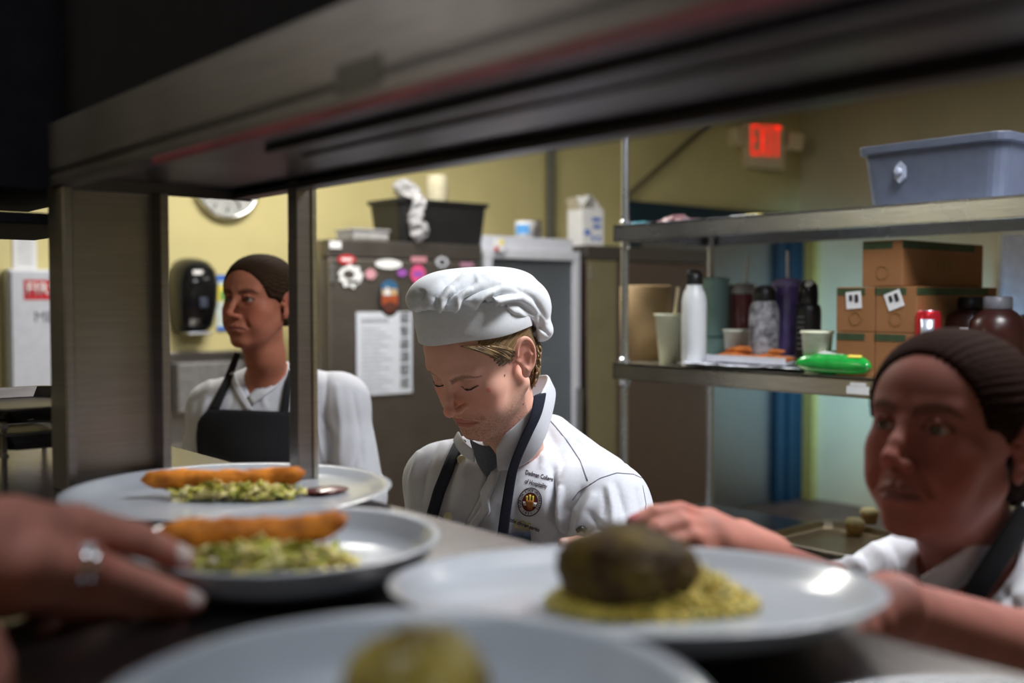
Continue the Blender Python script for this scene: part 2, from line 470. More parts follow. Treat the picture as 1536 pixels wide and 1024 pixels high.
# uprights
cb = MB().box(-.14, .14, -.24, .24, 0, .018, .004).build('bounce_board', mk('board_white', (.72, .72, .68), .6), None); cb.location = rm(.82, 1.45, .861); cb.rotation_euler = (0, 0, TH)  # unseen white board, added to bounce light onto the chef's face
tag(cb, 'unseen white board added on the work surface to bounce light at the chef', 'bounce board')
m = MB(); m.box(.408, .520, 1.335, 1.35, PZ, OZ); m.box(.397, .409, 1.30, 1.36, PZ, OZ, .002); m.box(.518, .530, 1.31, 1.36, PZ, OZ, .002)
m.build('end_panel', M_steel, pas)
m = MB().box(.636, .656, 1.172, 1.196, PZ, OZ + .012, .001).build('corner_post', M_steel, pas); MB().box(.6565, .6625, 1.170, 1.178, PZ, OZ + .012).build('post_strip', steel('pale_strip', (.55, .53, .44), .3), m)
MB().box(.40, .44, -1.1, -1.07, PZ, OZ).build('corner_post', M_steeld, pas)
# farther module
m = MB(); m.box(.30, .50, 1.40, PS1, 1.675, 1.69, .002); m.box(.30, .306, 1.40, PS1, 1.675, 1.72); m.box(.31, .49, 1.40, PS1, 1.72, 2.6); m.build('rear_cabinet', M_dark, pas)
MB().box(.32, .35, 1.73, 1.76, PZ, 1.68).build('corner_post', M_steeld, pas)
# dark trays beside the end panel
def tray(name, label, n0, n1, s0, s1, z, mat, hgt=.022, group=None):
    w, d = n1 - n0, s1 - s0
    t = MB()
    pr = [(.0, 0, 0), (.0, 0, hgt)]
    def ring(e, z_):
        c = .02; x, y = w / 2 + e, d / 2 + e
        return [(x - c, y, z_), (x, y - c, z_), (x, -y + c, z_), (x - c, -y, z_), (-x + c, -y, z_), (-x, -y + c, z_), (-x, y - c, z_), (-x + c, y, z_)]
    t.grid([ring(-.012, .0), ring(-.002, hgt), ring(.008, hgt), ring(.008, hgt - .003), ring(.0, hgt - .004), ring(-.008, hgt * .2), ring(-.014, .002)], close_u=True, cap=True)
    o = t.build(name, mat); o.location = rm((n0 + n1) / 2, (s0 + s1) / 2, z); o.rotation_euler = (0, 0, TH)
    return tag(o, label, 'tray', group)
for k, (z, s0) in enumerate(((1.405, 1.40), (1.455, 1.43))):
    pass
M_tray = steel('dark_tray_metal', (.10, .09, .085), .4)
rk = thing('tray_rack', 'low dark wire rack holding sheet pans on the counter at the left edge', 'rack', (.43, 1.59, PZ), roomed=True)
m = MB()
for x in (-.07, .07):
    for y in (-.16, .16): m.tube([(x, y, 0), (x, y, .078)], .004, 8)
for x in (-.07, .07): m.tube([(x, -.17, .035), (x, .17, .035)], .004, 8); m.tube([(x, -.17, .073), (x, .17, .073)], .004, 8)
m.build('frame', M_steeld, rk)
tray('sheet_pan', 'dark sheet pan on the upper rack level, above the other pan, left edge', .345, .515, 1.42, 1.76, PZ + .078, M_tray, .018, 'dark sheet pans at the left')
tray('sheet_pan', 'dark sheet pan on the lower rack level, under the other pan, left edge', .345, .515, 1.42, 1.76, PZ + .040, M_tray, .024, 'dark sheet pans at the left')

# ================================================================== back wall furniture
def fridge(n0, n1, z1, name, label, glass=False, back=.385):
    t = thing(name, label, 'refrigerator', ((n0 + n1) / 2, 4.6, 0), roomed=True)
    w = (n1 - n0) / 2 - .005
    m = MB()
    if glass:
        m.box(-w, w, -.34, .385, .12, .16).box(-w, w, -.34, .385, z1 - .12, z1, .004).box(-w, -w + .03, -.34, .385, .12, z1 - .1).box(w - .03, w, -.34, .385, .12, z1 - .1).box(-w, w, .36, .385, .12, z1 - .1)
        m.build('body', M_greyw, t)
        f = MB(); zt = z1 - .07
        f.box(-w, w, -.40, -.345, zt - .05, zt, .004).box(-w, w, -.40, -.345, .16, .24, .004).box(-w, -w + .045, -.40, -.345, .24, zt - .05, .003).box(w - .045, w, -.40, -.345, .24, zt - .05, .003)
        d = f.build('door', M_greyw, t)
        MB().box(-w + .045, w - .045, -.38, -.37, .24, zt - .05).build('glass_pane', mk('cooler_glass', (.55, .6, .65), .05, trans=.9, ior=1.3, var=.02), d)
        MB().box(w - .035, w - .015, -.43, -.402, .8, 1.1, .004).build('handle', M_steelb, d)
        for z in (.55, .9, 1.25, 1.55):
            s = MB()
            for k in range(14): s.tube([(-w + .035 + k * (2 * w - .07) / 13, -.32, z), (-w + .035 + k * (2 * w - .07) / 13, .35, z)], .003, 6)
            s.tube([(-w + .03, -.32, z), (w - .03, -.32, z)], .004, 6); s.tube([(-w + .03, .34, z), (w - .03, .34, z)], .004, 6)
            s.build('wire_shelf', M_white, t)
    else:
        m.box(-w, w, -.345, back, .12, z1, .006); m.build('body', M_steel, t)
        d = MB().box(-w + .004, w - .004, -.40, -.348, .16, z1 - .085, .008).build('door', M_steelf, t)
        MB().box(-w, w, -.40, -.346, z1 - .08, z1, .004).build('header_panel', M_steeld, t)
        h = MB(); h.tube([(w - .05, -.405, .95), (w - .05, -.445, .97), (w - .05, -.445, 1.22), (w - .05, -.405, 1.24)], .009, 8); h.build('handle', M_steelb, d)
        for z in (.3, z1 - .2): MB().box(-w + .01, -w + .03, -.412, -.399, z, z + .08, .003).build('hinge', M_steelb, d)
    for x in (-w + .06, w - .06):
        for y in (-.28, back - .06): MB().lathe([(.025, 0), (.025, .02), (.018, .03), (.018, .125)], 12, x, y).build('leg', M_steelb, t)
    return t
M_steelf = steel('fridge_door_steel', (.215, .195, .175), .45)
FR = fridge(2.43, 3.33, 1.857, 'reach_in_refrigerator', 'tall stainless refrigerator covered in stickers with a sheet of paper on its door', back=-.04)
GC = fridge(3.345, 4.02, 1.915, 'glass_door_cooler', 'white framed glass door cooler beside the stickered refrigerator', True)
TC = fridge(4.06, 5.12, 1.885, 'tall_steel_cabinet', 'tall plain stainless cabinet seen behind the wire shelf bottles')
for c_ in TC.children:
    if c_.name.startswith('door'): c_.data.materials[0] = steel('tall_door_steel', (.25, .19, .16), .45)
MB().box(-.52, -.30, -.408, -.401, .16, 1.80, .002).build('front_panel', mk('painted_reflection', (.30, .27, .16), .45, .6, .06, 6), TC)  # yellow wall's reflection put into the colour of an extra panel
# stock inside the cooler
for k, (x, z, h, mt) in enumerate(((3.52, 1.25, .18, M_paper), (3.75, 1.25, .16, M_paper), (3.6, .9, .2, M_paper))):
    o = MB().box(-.10, .10, -.13, .13, 0, h, .006).build('white_carton', mt); o.location = rm(x + .02, 4.55, z + .0035); o.rotation_euler = (0, 0, TH)
    tag(o, ['white carton on a cooler shelf, left one behind the glass door', 'white carton on a cooler shelf, right one behind the glass door', 'white carton on the low cooler shelf behind the glass door'][k], 'carton')

# things stuck on the refrigerator door: flat magnets and papers at their real place
def on_door(px, py, s=4.195):
    return on_s(px, py, s)
def sticker(label, px, py, w, h, parts, rot=0., name='sticker', cat='sticker', group='stickers on the refrigerator door', s=4.193):
    n, s_, z = on_s(px, py, s)
    t = thing(name, label, cat, (n, s_, z), roomed=True, group=group)
    for i, (shape, cx, cy, rx, ry, mat, nm) in enumerate(parts):
        m = MB(); y0 = -.0012 * i
        R = Matrix.Rotation(rot, 4, 'Y') @ Matrix(((1, 0, 0, 0), (0, 0, -1, 0), (0, 1, 0, 0), (0, 0, 0, 1)))
        if shape == 'o': poly = [(cx + rx * cos(a * pi / 12), cy + ry * sin(a * pi / 12)) for a in range(24)]
        elif shape == 'b':  # blobby outline
            poly = [(cx + rx * (1 + .16 * sin(a * 2.1 + cx * 40)) * cos(a * pi / 14), cy + ry * (1 + .18 * cos(a * 1.7)) * sin(a * pi / 14)) for a in range(28)]
        elif shape == 't': poly = [(cx - rx, cy - ry), (cx + rx, cy - ry), (cx, cy + ry)]
        else: poly = [(cx - rx, cy - ry), (cx + rx, cy - ry), (cx + rx, cy + ry), (cx - rx, cy + ry)]
        m.prism(poly, -y0 + .0, -y0 + .0011, R)
        m.build(nm, mat, t)
    return t
sticker('red oval sticker near the top left of the refrigerator door', 520, 389, 0, 0, [('o', 0, 0, .047, .022, M_red, 'backing'), ('r', 0, 0, .028, .006, M_paper, 'print')])
sticker('white irregular sticker under the red oval on the refrigerator door', 526, 414, 0, 0, [('b', 0, 0, .062, .052, M_paper, 'backing'), ('b', -.01, .008, .03, .02, M_steelf, 'print'), ('r', .01, -.025, .03, .006, M_steelf, 'print')])
sticker('wide white sticker at the top of the refrigerator door', 583, 396, 0, 0, [('o', 0, 0, .075, .023, M_paper, 'backing')])
sticker('small pink sticker beside the white irregular one on the refrigerator door', 556, 411, 0, 0, [('b', 0, 0, .03, .024, mk('pale_pink_print', (.6, .3, .35), .6), 'backing')])
sticker('arched sticker with orange landscape under blue sky on the refrigerator door', 584, 442, 0, 0,
        [('o', 0, -.02, .062, .085, M_ink, 'backing'), ('o', 0, .03, .048, .04, mk('sticker_blue', (.03, .12, .25), .6), 'sky'), ('r', 0, .01, .042, .018, mk('sticker_sand', (.5, .36, .2), .6), 'horizon'), ('r', 0, -.025, .045, .024, mk('sticker_rust', (.35, .07, .02), .6), 'rocks'), ('b', 0, -.06, .04, .028, M_brownp, 'ground'), ('t', -.015, .02, .02, .022, M_paper, 'peak')])
sticker('small purple sticker between the landscape and the pink one on the refrigerator door', 603, 409, 0, 0, [('b', 0, 0, .028, .018, M_purple, 'backing')])
sticker('pink sticker with dark print right of the landscape sticker', 627, 411, 0, 0, [('o', 0, 0, .044, .045, M_pink, 'backing'), ('r', 0, 0, .028, .014, M_purple, 'print')])
sticker('pale red label at the top of the refrigerator door', 628, 389, 0, 0, [('r', 0, 0, .045, .014, mk('dusty_pink', (.5, .22, .26), .6), 'backing')])
sticker('grey and white sticker on the refrigerator door, right of the pale red label', 663, 393, 0, 0, [('b', 0, 0, .038, .026, M_greyw, 'backing'), ('o', 0, 0, .022, .014, M_ink, 'print')])
sticker('mauve label at the top right of the refrigerator door', 700, 397, 0, 0, [('r', 0, 0, .04, .012, mk('mauve_print', (.4, .2, .3), .6), 'backing')])
sticker('white label on the top left corner of the refrigerator', 503, 367, 0, 0, [('r', 0, 0, .03, .016, M_paper, 'backing')])
# printed schedule sheet
n, s_, z = on_s(577, 531, 4.194)
sh = thing('schedule_sheet', 'white printed sheet with a dark column of pictures taped to the refrigerator door', 'paper', (n, s_, z), roomed=True)
MB().box(-.155, .155, -.002, 0, -.19, .20).build('page', mk('sheet_paper', (.62, .66, .74), .7, var=.03), sh)
m = MB()
for k in range(6): m.box(.088, .138, -.003, -.0018, .195 - .062 * k - .052, .195 - .062 * k)
m.build('picture_column', mk('dark_picture', (.05, .06, .09), .6, var=.6, scale=60, col2=(.35, .36, .4)), sh)
m = MB()
for k in range(15):
    m.box(-.13, -.13 + .10 + .09 * ((k * 7) % 5) / 5, -.003, -.0018, .12 - .021 * k, .126 - .021 * k)
m.box(-.13, .02, -.003, -.0018, .15, .17)
m.build('printed_lines', mk('grey_ink', (.38, .40, .46), .7), sh)
# label on glass cooler
n, s_, z = on_s(747, 367, 4.19)
t = thing('cooler_label', 'small white and yellow label on the top rail of the glass door cooler', 'label', (n, s_, z), roomed=True)
MB().box(-.035, .035, -.006, -.001, -.034, .03).build('backing', M_paper, t); MB().box(.008, .032, -.008, -.0055, 0, .028).build('yellow_corner', M_yell, t); MB().box(-.03, 0, -.008, -.0055, -.03, -.012).build('red_print', M_red, t)

# clock
n, s_, z = on_s(338, 277, 4.995)
ck = thing('wall_clock', 'round white wall clock with a silver rim, half hidden by the overhead shelf', 'clock', (n, s_, z), roomed=True)
RX = Matrix.Rotation(pi / 2, 4, 'X')
MB().lathe([(.172, 0), (.178, .02), (.172, .04), (.160, .045), (.155, .03), (.155, 0)], 48, M=RX, cap=False).build('rim', M_chrome, ck, smooth=True)
MB().lathe([(.001, .022), (.157, .022), (.157, .0), (.001, 0)], 48, M=RX, cap=False).build('dial', mk('clock_dial', (.42, .43, .42), .4), ck)
for k in range(12):
    a = k * pi / 6; Mk = Matrix.Rotation(a, 4, 'Y'); MB().box(-.004, .004, -.024, -.022, .118, .142, M=Mk).build('hour_mark', M_ink, ck)
m = MB(); m.box(-.004, .004, -.028, -.026, -.02, .085, M=Matrix.Rotation(-.9, 4, 'Y')); m.box(-.003, .003, -.031, -.029, -.02, .125, M=Matrix.Rotation(2.6, 4, 'Y')); m.lathe([(.008, .022), (.008, .034)], 12, M=RX)
m.build('hands', M_ink, ck)

# towel dispenser: tall oval black shell on the wall
n, s_, z = on_s(283, 443, 4.998)
td = thing('towel_dispenser', 'glossy black oval towel dispenser on the yellow wall', 'dispenser', (n, s_, z), roomed=True)
rows = []
for (zz, w, d) in ((-.182, .07, .04), (-.176, .085, .09), (-.15, .095, .13), (-.05, .108, .17), (.05, .112, .18), (.12, .10, .17), (.16, .075, .13), (.178, .045, .08), (.184, .02, .03)):
    rows.append([(w * math.copysign(abs(cos(a)) ** .7, cos(a)), -d * max(0, sin(a)) ** .6, zz) for a in [pi * k / 20 for k in range(21)]])
m = MB(); m.grid(rows, cap=True); m.build('shell', M_gloss, td, smooth=True)
MB().box(-.06, .06, -.135, -.05, -.190, -.178, .004).build('paper_slot', M_steelb, td)
MB().box(-.02, .02, -.182, -.172, -.06, -.01, .006).build('window', mk('smoked_window', (.05, .06, .09), .1), td)

# information posters
def poster(label, pxs, s=4.995):
    (x0, y0, x1, y1) = pxs
    a, b = on_s(x0, y0, s), on_s(x1, y1, s)
    t = thing('wall_poster', label, 'poster', ((a[0] + b[0]) / 2, s, (a[2] + b[2]) / 2), roomed=True)
    w, h = (b[0] - a[0]) / 2, (a[2] - b[2]) / 2
    MB().box(-w, w, -.003, 0, -h, h).build('sheet', mk('poster_pale', (.55, .62, .60), .6), t)
    MB().box(-w, w, -.004, -.0031, h * .78, h).build('top_band', M_blue, t)
    MB().box(-w, w, -.004, -.0031, h * .05, h * .62).build('picture_ground', M_yell, t)
    MB().box(-w * .7, w * .7, -.0052, -.0041, h * .1, h * .42).build('picture', M_green, t)
    MB().box(-w, w, -.004, -.0031, -h, -h * .86).build('bottom_band', M_blue, t)
    return t
poster('safety poster with blue bands and a yellow picture, partly behind the left cook', (324, 412, 362, 495))
# stainless splash ledge and folded towel box left of the left cook
n0 = on_s(250, 530, 4.99)[0]; zt = on_s(255, 528, 4.99)[2]
sk = thing('hand_sink', 'stainless hand sink with a tall splash back against the yellow wall', 'sink', (2.15, 5.0, 0), roomed=True)
m = MB(); m.box(-.27, .27, -.02, -.001, .88, zt, .003).box(-.27, .27, -.05, -.001, zt - .02, zt, .003); m.build('splash_back', M_steel, sk)
m = MB(); m.box(-.27, .27, -.50, -.42, .84, .88, .004).box(-.27, .27, -.07, -.02, .84, .88).box(-.27, -.22, -.42, -.07, .84, .88).box(.22, .27, -.42, -.07, .84, .88); m.grid([[(.22, -.07, .86), (-.22, -.07, .86), (-.22, -.42, .86), (.22, -.42, .86)], [(.2, -.1, .70), (-.2, -.1, .70), (-.2, -.38, .70), (.2, -.38, .70)]], close_u=True, cap=True); m.build('basin', M_steelh, sk)
for x in (-.24, .24): MB().tube([(x, -.46, 0), (x, -.46, .84)], .016, 10).build('leg', M_steelb, sk)
m = MB(); m.tube([(0, -.06, .88), (0, -.06, 1.12), (0, -.10, 1.17), (0, -.18, 1.17), (0, -.20, 1.12)], .011, 10); m.build('faucet', M_chrome, sk, smooth=True)
n, s_, z = on_s(300, 577, 4.97)
t = thing('paper_towel_box', 'brushed steel towel box mounted on the splash back left of the left cook', 'dispenser', (n + .02, 4.975, z), roomed=True)
MB().box(-.17, .17, -.10, 0, -.12, .115, .006).build('case', mk('grey_case', (.24, .235, .24), .35, .3), t); MB().box(-.12, .12, -.103, -.099, -.11, -.09).build('slot', M_dark, t)

# first aid cabinet
a, b = on_s(12, 403, 4.9), on_s(150, 590, 4.9)
w, h = (b[0] - a[0]) / 2, (a[2] - b[2]) / 2
fa = thing('first_aid_cabinet', 'white first aid cabinet with a red sign band at the far left', 'cabinet', ((a[0] + b[0]) / 2, 5.0, (a[2] + b[2]) / 2), roomed=True)
MB().box(-w, w, -.10, -.001, -h, h, .006).build('case', M_greyw, fa)
d = MB().box(-w + .008, w - .008, -.113, -.101, -h + .008, h - .008, .004).build('door', M_greyw, fa)
FLAT = Matrix(((1, 0, 0, 0), (0, 0, -1, 0), (0, 1, 0, 0), (0, 0, 0, 1)))
zb = on_s(50, 434, 4.885)[2] - fa.location.z; nb = on_s(36, 434, 4.885)[0] - (a[0] + b[0]) / 2
MB().box(nb, w - .02, -.1145, -.1125, zb - .045, zb + .042).build('red_band', M_red, d)
wall_text('FIRST AID', .074, Matrix.Translation((nb + .006, -.1145, zb)) @ FLAT, M_paper, d, align='LEFT', bold=.001)
zm = on_s(50, 476, 4.885)[2] - fa.location.z; nm = on_s(50, 434, 4.885)[0] - (a[0] + b[0]) / 2
wall_text('MEDICAL', .068, Matrix.Translation((nm, -.1133, zm)) @ FLAT, mk('grey_letters', (.12, .12, .14), .6), d, align='LEFT')
MB().box(w - .03, w - .018, -.13, -.112, -.05, .05, .002).build('latch', M_chrome, d)
# notices above the cabinet
n, s_, z = on_s(37, 378, 4.997)
t = thing('wall_notice', 'narrow white notice on the wall above the first aid cabinet', 'notice', (n, s_, z), roomed=True)
MB().box(-.05, .05, -.003, 0, -.09, .09).build('sheet', M_paper, t); m = MB()
for k in range(6): m.box(-.03, .03, -.004, -.0031, .06 - k * .022, .066 - k * .022)
m.build('printed_lines', mk('grey_ink'  , (.38, .40, .46), .7), t)

# exit sign with two lamp heads
n, s_, z = on_s(1145, 218, 4.93)
ex = thing('exit_sign', 'lit red EXIT sign with two square emergency lamp heads high on the wall', 'exit sign', (n, 4.93, z), rz=math.radians(-14), roomed=True)
MB().box(-.19, .19, -.03, .03, -.175, .165, .012).build('housing', mk('sign_housing', (.75, .62, .40), .5), ex)
MB().box(-.03, .03, .03, .11, -.04, .04).build('mounting_arm', mk('sign_housing', (.75, .62, .40), .5), ex)
M_exit = mk('exit_red', (.8, .02, .01), .5, var=0., emit=(1, .03, .012), estr=.85)
me = None
m = MB(); y0, y1 = -.0345, -.0315; Z0, Z1 = -.085, .15; W = .0
m.box(-.142, -.120, y0, y1, Z0, Z1).box(-.120, -.084, y0, y1, Z1 - .028, Z1).box(-.120, -.084, y0, y1, Z0, Z0 + .028).box(-.120, -.090, y0, y1, .018, .044)
def bar2(m, x0, x1, w):
    m.grid([[(x0, y0, Z0), (x0 + w, y0, Z0), (x0 + w, y1, Z0), (x0, y1, Z0)], [(x1, y0, Z1), (x1 + w, y0, Z1), (x1 + w, y1, Z1), (x1, y1, Z1)]], close_u=True, cap=True)
bar2(m, -.072, -.010, .022); bar2(m, -.012, -.074, .022)
m.box(.032, .054, y0, y1, Z0, Z1).box(.096, .118, y0, y1, Z0, Z1).box(.072, .142, y0, y1, Z1 - .028, Z1)
m.build('exit_letters', M_exit, ex)
for sx in (-1, 1):
    hd = MB().box(-.06, .06, -.07, .03, -.065, .065, .014).build('lamp_head', mk('lamp_head_cream', (.80, .68, .42), .5), ex)
    hd.location = (sx * .285, 0, .045); hd.rotation_euler = (0, sx * .12, sx * -.3)
    m = MB(); m.tube([(sx * .185, 0, -.02), (sx * .24, 0, .0)], .02, 10); m.build('swivel', mk('lamp_head_cream', (.80, .68, .42), .5), ex)

# white board on the side wall
a, b = on_n(1503, 352, NR - .01), on_n(1600, 352, NR - .01)
wb = thing('whiteboard', 'grey framed whiteboard on the side wall at the right edge', 'whiteboard', (NR, a[1] - .75, 1.55), roomed=True)
zt = a[2] - 1.55
MB().box(-.02, -.002, -.74, .74, zt - 1.1, zt, .002).build('board', mk('board_grey', (.42, .44, .52), .3), wb)
m = MB(); m.box(-.03, -.001, -.75, .75, zt, zt + .02).box(-.03, -.001, -.75, .75, zt - 1.12, zt - 1.1).box(-.03, -.001, .74, .76, zt - 1.12, zt + .02).box(-.03, -.001, -.76, -.74, zt - 1.12, zt + .02)
m.build('frame', M_steelb, wb)
# ================================================================== the worktable and its overshelf at the right
SN0, SN1, S_END = 2.41, 2.88, 2.37
ZL, ZT = 1.381, 1.818
su = thing('overshelf_table', 'stainless worktable with two overhead shelves holding bottles, cups and boxes', 'work table', (0, 0, 0), roomed=True)
m = MB(); m.box(1.95, 2.92, -1.2, 2.42, .825, .862, .004); m.build('table_top', mk('table_steel', (.34, .36, .42), .14, .95, .05, 5), su)
MB().box(2.0, 2.88, -1.1, 2.36, .25, .27, .003).build('lower_shelf', M_steeld, su)
for n_ in (2.02, 2.86):
    for s_ in (-1.1, 2.3): MB().tube([(n_, s_, 0), (n_, s_, .826)], .02, 12).build('leg', M_steel, su)
for z, nm in ((ZL, 'shelf'), (ZT, 'shelf')):
    m = MB(); m.box(SN0, SN1, -1.0, S_END, z - .008, z, .001); m.box(SN0, SN0 + .005, -1.0, S_END, z - .052, z, .001); m.box(SN1 - .005, SN1, -1.0, S_END, z - .052, z, .001)
    m.box(SN0, SN1, S_END - .005, S_END, z - .052, z); m.box(SN0, SN0 + .02, -1.0, S_END, z - .052, z - .048)
    m.build(nm, M_steelb if z == ZT else steel('shelf_steel_warm', (.50, .48, .42), .28), su)
for n_ in (SN0 + .022, SN1 - .022):
    for s_, zt in ((S_END - .03, 2.10), (-.9, 2.10)):
        zz = zt if n_ < 2.6 else 1.80
        m = MB(); m.tube([(n_, s_, .86), (n_, s_, zz)], .0125, 14); m.lathe([(.0125, 0), (.017, .006), (.017, .02), (.01, .03), (.001, .034)], 14, n_, s_, zz)
        for zc in (ZL, ZT): m.lathe([(.013, -.075), (.018, -.07), (.018, .012), (.013, .016)], 14, n_, s_, zc) if zz > zc else None
        m.build('upright', M_steelb, su, smooth=False)
n, s_, z = on_n(1287, 577, SN0 - .001)
t = thing('shelf_label', 'small white label stuck on the front edge of the middle shelf', 'label', (SN0 - .0005, s_, ZL - .026), roomed=True)
MB().box(-.002, 0, -.032, .032, -.016, .004).build('backing', M_paper, t); MB().box(-.002, 0, -.022, .022, .005, .013).build('upper_strip', M_paper, t)

def place(px, py, z, nmin=None):
    """where the line of sight meets the shelf board"""
    return on_z(px, py, z)
def item(name, label, cat, n, s_, z, group=None, rz=0.): return thing(name, label, cat, (n, s_, z), rz=rz, roomed=True, group=group)
def s_at(px, n): return on_n(px, 500, n)[1]
SK = dict(smooth=True)
# kraft tub
N1 = 2.52
t = item('kraft_canister', 'brown kraft paper canister at the left end of the middle shelf', 'canister', 2.62, s_at(968, 2.62), ZL)
MB().lathe([(.085, 0), (.085, .245), (.08, .248), (.08, .01)], 40, cap=True).build('wall', mk('kraft_paper', (.50, .34, .17), .7, var=.06, scale=8), t, smooth=True)
# paper cup with a spoon
def cup(label, n, px, h, r0, r1, col=(.70, .72, .55), spoon=False, group='paper cups on the middle shelf', name='paper_cup'):
    t = item(name, label, 'cup', n, s_at(px, n), ZL, group)
    mt = mk('cup_paper_%d' % int(col[2] * 100), col, .5, var=.03)
    b = MB().lathe([(r0 - .003, .004), (r0, 0), (r1, h), (r1 + .003, h + .001), (r1 + .003, h - .006), (r1 - .002, h - .005), (r0 - .002, .006)], 32, cap=True).build('cup_body', mt, t, smooth=True)
    if spoon: MB().tube([(0, -.01, .02), (.012, -.026, h + .075), (.012, -.027, h + .085)], .006, 8).build('wooden_stirrer', mk('stirrer_wood', (.75, .65, .42), .6), t)
    return t
cup('tall cream paper cup with a wooden stirrer beside the white bottle', 2.50, 1003, .155, .028, .044, spoon=True)
# white bottle
t = item('water_bottle', 'tall white water bottle with a black cap on the middle shelf', 'bottle', 2.46, s_at(1041, 2.46), ZL)
MB().lathe([(.034, 0), (.037, .004), (.0375, .17), (.037, .20), (.032, .222), (.024, .236), (.023, .248)], 36).build('flask', mk('white_enamel_bottle', (.74, .77, .80), .3, var=.02), t, smooth=True)
MB().lathe([(.025, .246), (.026, .252), (.026, .275), (.022, .28)], 28).build('cap', M_blackp, t, smooth=True)
MB().tube([(-.026, 0, .262), (-.032, 0, .27), (-.028, 0, .284), (0, 0, .287), (.024, .0, .284), (.028, 0, .27), (.026, 0, .255)], .004, 8).build('carry_loop', M_blackp, t, smooth=True)
# teal box behind
t = item('teal_tumbler', 'teal tumbler standing behind the white bottle', 'tumbler', 2.64, s_at(1073, 2.64), ZL)
mt = mk('teal_plastic', (.26, .42, .40), .35, var=.06)
MB().lathe([(.036, 0), (.04, .01), (.043, .255), (.045, .26), (.045, .268), (.02, .272)], 28).build('tumbler_body', mt, t, smooth=True)
MB().lathe([(.0425, .08), (.044, .082), (.044, .086), (.0425, .088)], 28, cap=False).build('band', mk('dark_teal', (.07, .17, .16), .4), t)
# maroon iced drink with straw, behind small cup
t = item('iced_tea_cup', 'clear cup of dark red drink with a straw, behind the small cup', 'cup', 2.70, s_at(1117, 2.70), ZL)
MB().lathe([(.035, 0), (.036, .004), (.045, .215), (.045, .22)], 28).build('drink', mk('maroon_drink', (.14, .035, .04), .15, coat=.5), t, smooth=True)
MB().lathe([(.047, .218), (.048, .224), (.046, .235), (.03, .25), (.012, .252)], 28).build('lid', mk('clear_lid', (.45, .42, .42), .15, trans=.4), t, smooth=True)
MB().tube([(0, 0, .2), (.012, 0, .345)], .0045, 8).build('straw', M_white, t)
t = item('amber_bottle', 'slim brown bottle between the teal tumbler and the red drink', 'bottle', 2.74, s_at(1094, 2.74), ZL)
MB().lathe([(.024, 0), (.026, .006), (.026, .18), (.014, .215), (.012, .235), (.014, .236), (.014, .25)], 24).build('glass_body', mk('brown_glass', (.16, .08, .04), .15), t, smooth=True)
cup('small white cup standing in front of the dark red drink', 2.56, 1105, .110, .03, .04, (.85, .87, .76), name='small_cup')
# grey patterned bottle
t = item('patterned_bottle', 'grey patterned water bottle with a black domed lid', 'bottle', 2.53, s_at(1146, 2.53), ZL)
MB().lathe([(.040, 0), (.043, .006), (.044, .15), (.043, .17), (.036, .19), (.030, .20)], 36).build('flask', mk('grey_pattern', (.20, .19, .22), .4, var=.5, scale=45, col2=(.42, .42, .46)), t, smooth=True)
MB().lathe([(.033, .197), (.034, .203), (.033, .222), (.026, .236), (.010, .242)], 32).build('lid', M_blackp, t, smooth=True)
MB().tube([(.033, 0, .215), (.042, 0, .20), (.046, 0, .175)], .005, 8).build('carry_loop', M_blackp, t, smooth=True)
# purple tumbler
t = item('purple_tumbler', 'translucent purple tumbler with a clear straw', 'tumbler', 2.62, s_at(1181, 2.62), ZL)
MB().lathe([(.030, 0), (.034, .006), (.036, .08), (.033, .11), (.04, .13), (.044, .235), (.044, .24)], 32).build('tumbler_body', mk('purple_plastic', (.13, .09, .26), .2, var=.25, scale=25, coat=.4), t, smooth=True)
MB().lathe([(.046, .238), (.047, .243), (.045, .252), (.03, .262), (.01, .264)], 32).build('lid', mk('purple_lid', (.22, .17, .36), .2), t, smooth=True)
MB().tube([(0, 0, .24), (.004, .006, .345)], .005, 8).build('straw', M_white, t)
# black bottle
t = item('black_bottle', 'matte black water bottle with a rounded cap at the right of the bottles', 'bottle', 2.57, s_at(1212, 2.57), ZL)
MB().lathe([(.034, 0), (.036, .005), (.036, .17), (.033, .182), (.025, .19)], 32).build('flask', M_blackp, t, smooth=True)
MB().lathe([(.026, .187), (.028, .193), (.028, .22), (.026, .24), (.016, .252), (.004, .255)], 28).build('cap', mk('cap_black', (.02, .02, .022), .2), t, smooth=True)
MB().lathe([(.004, .0), (.012, .002), (.012, .006), (.004, .008)], 16, M=Matrix.Translation((-.018, -.016, .243)) @ Matrix.Rotation(-.8, 4, 'Y')).build('button', M_white, t, smooth=True)
m = MB()
for k in range(7): m.box(-.038, -.0345, -.012, .012, .06 + k * .015, .064 + k * .015)
m.build('side_lettering', mk('dim_grey_print', (.12, .12, .13), .5), t)
cup('short cream paper cup standing behind the green packet', 2.47, 1226, .115, .032, .042, (.80, .82, .64))

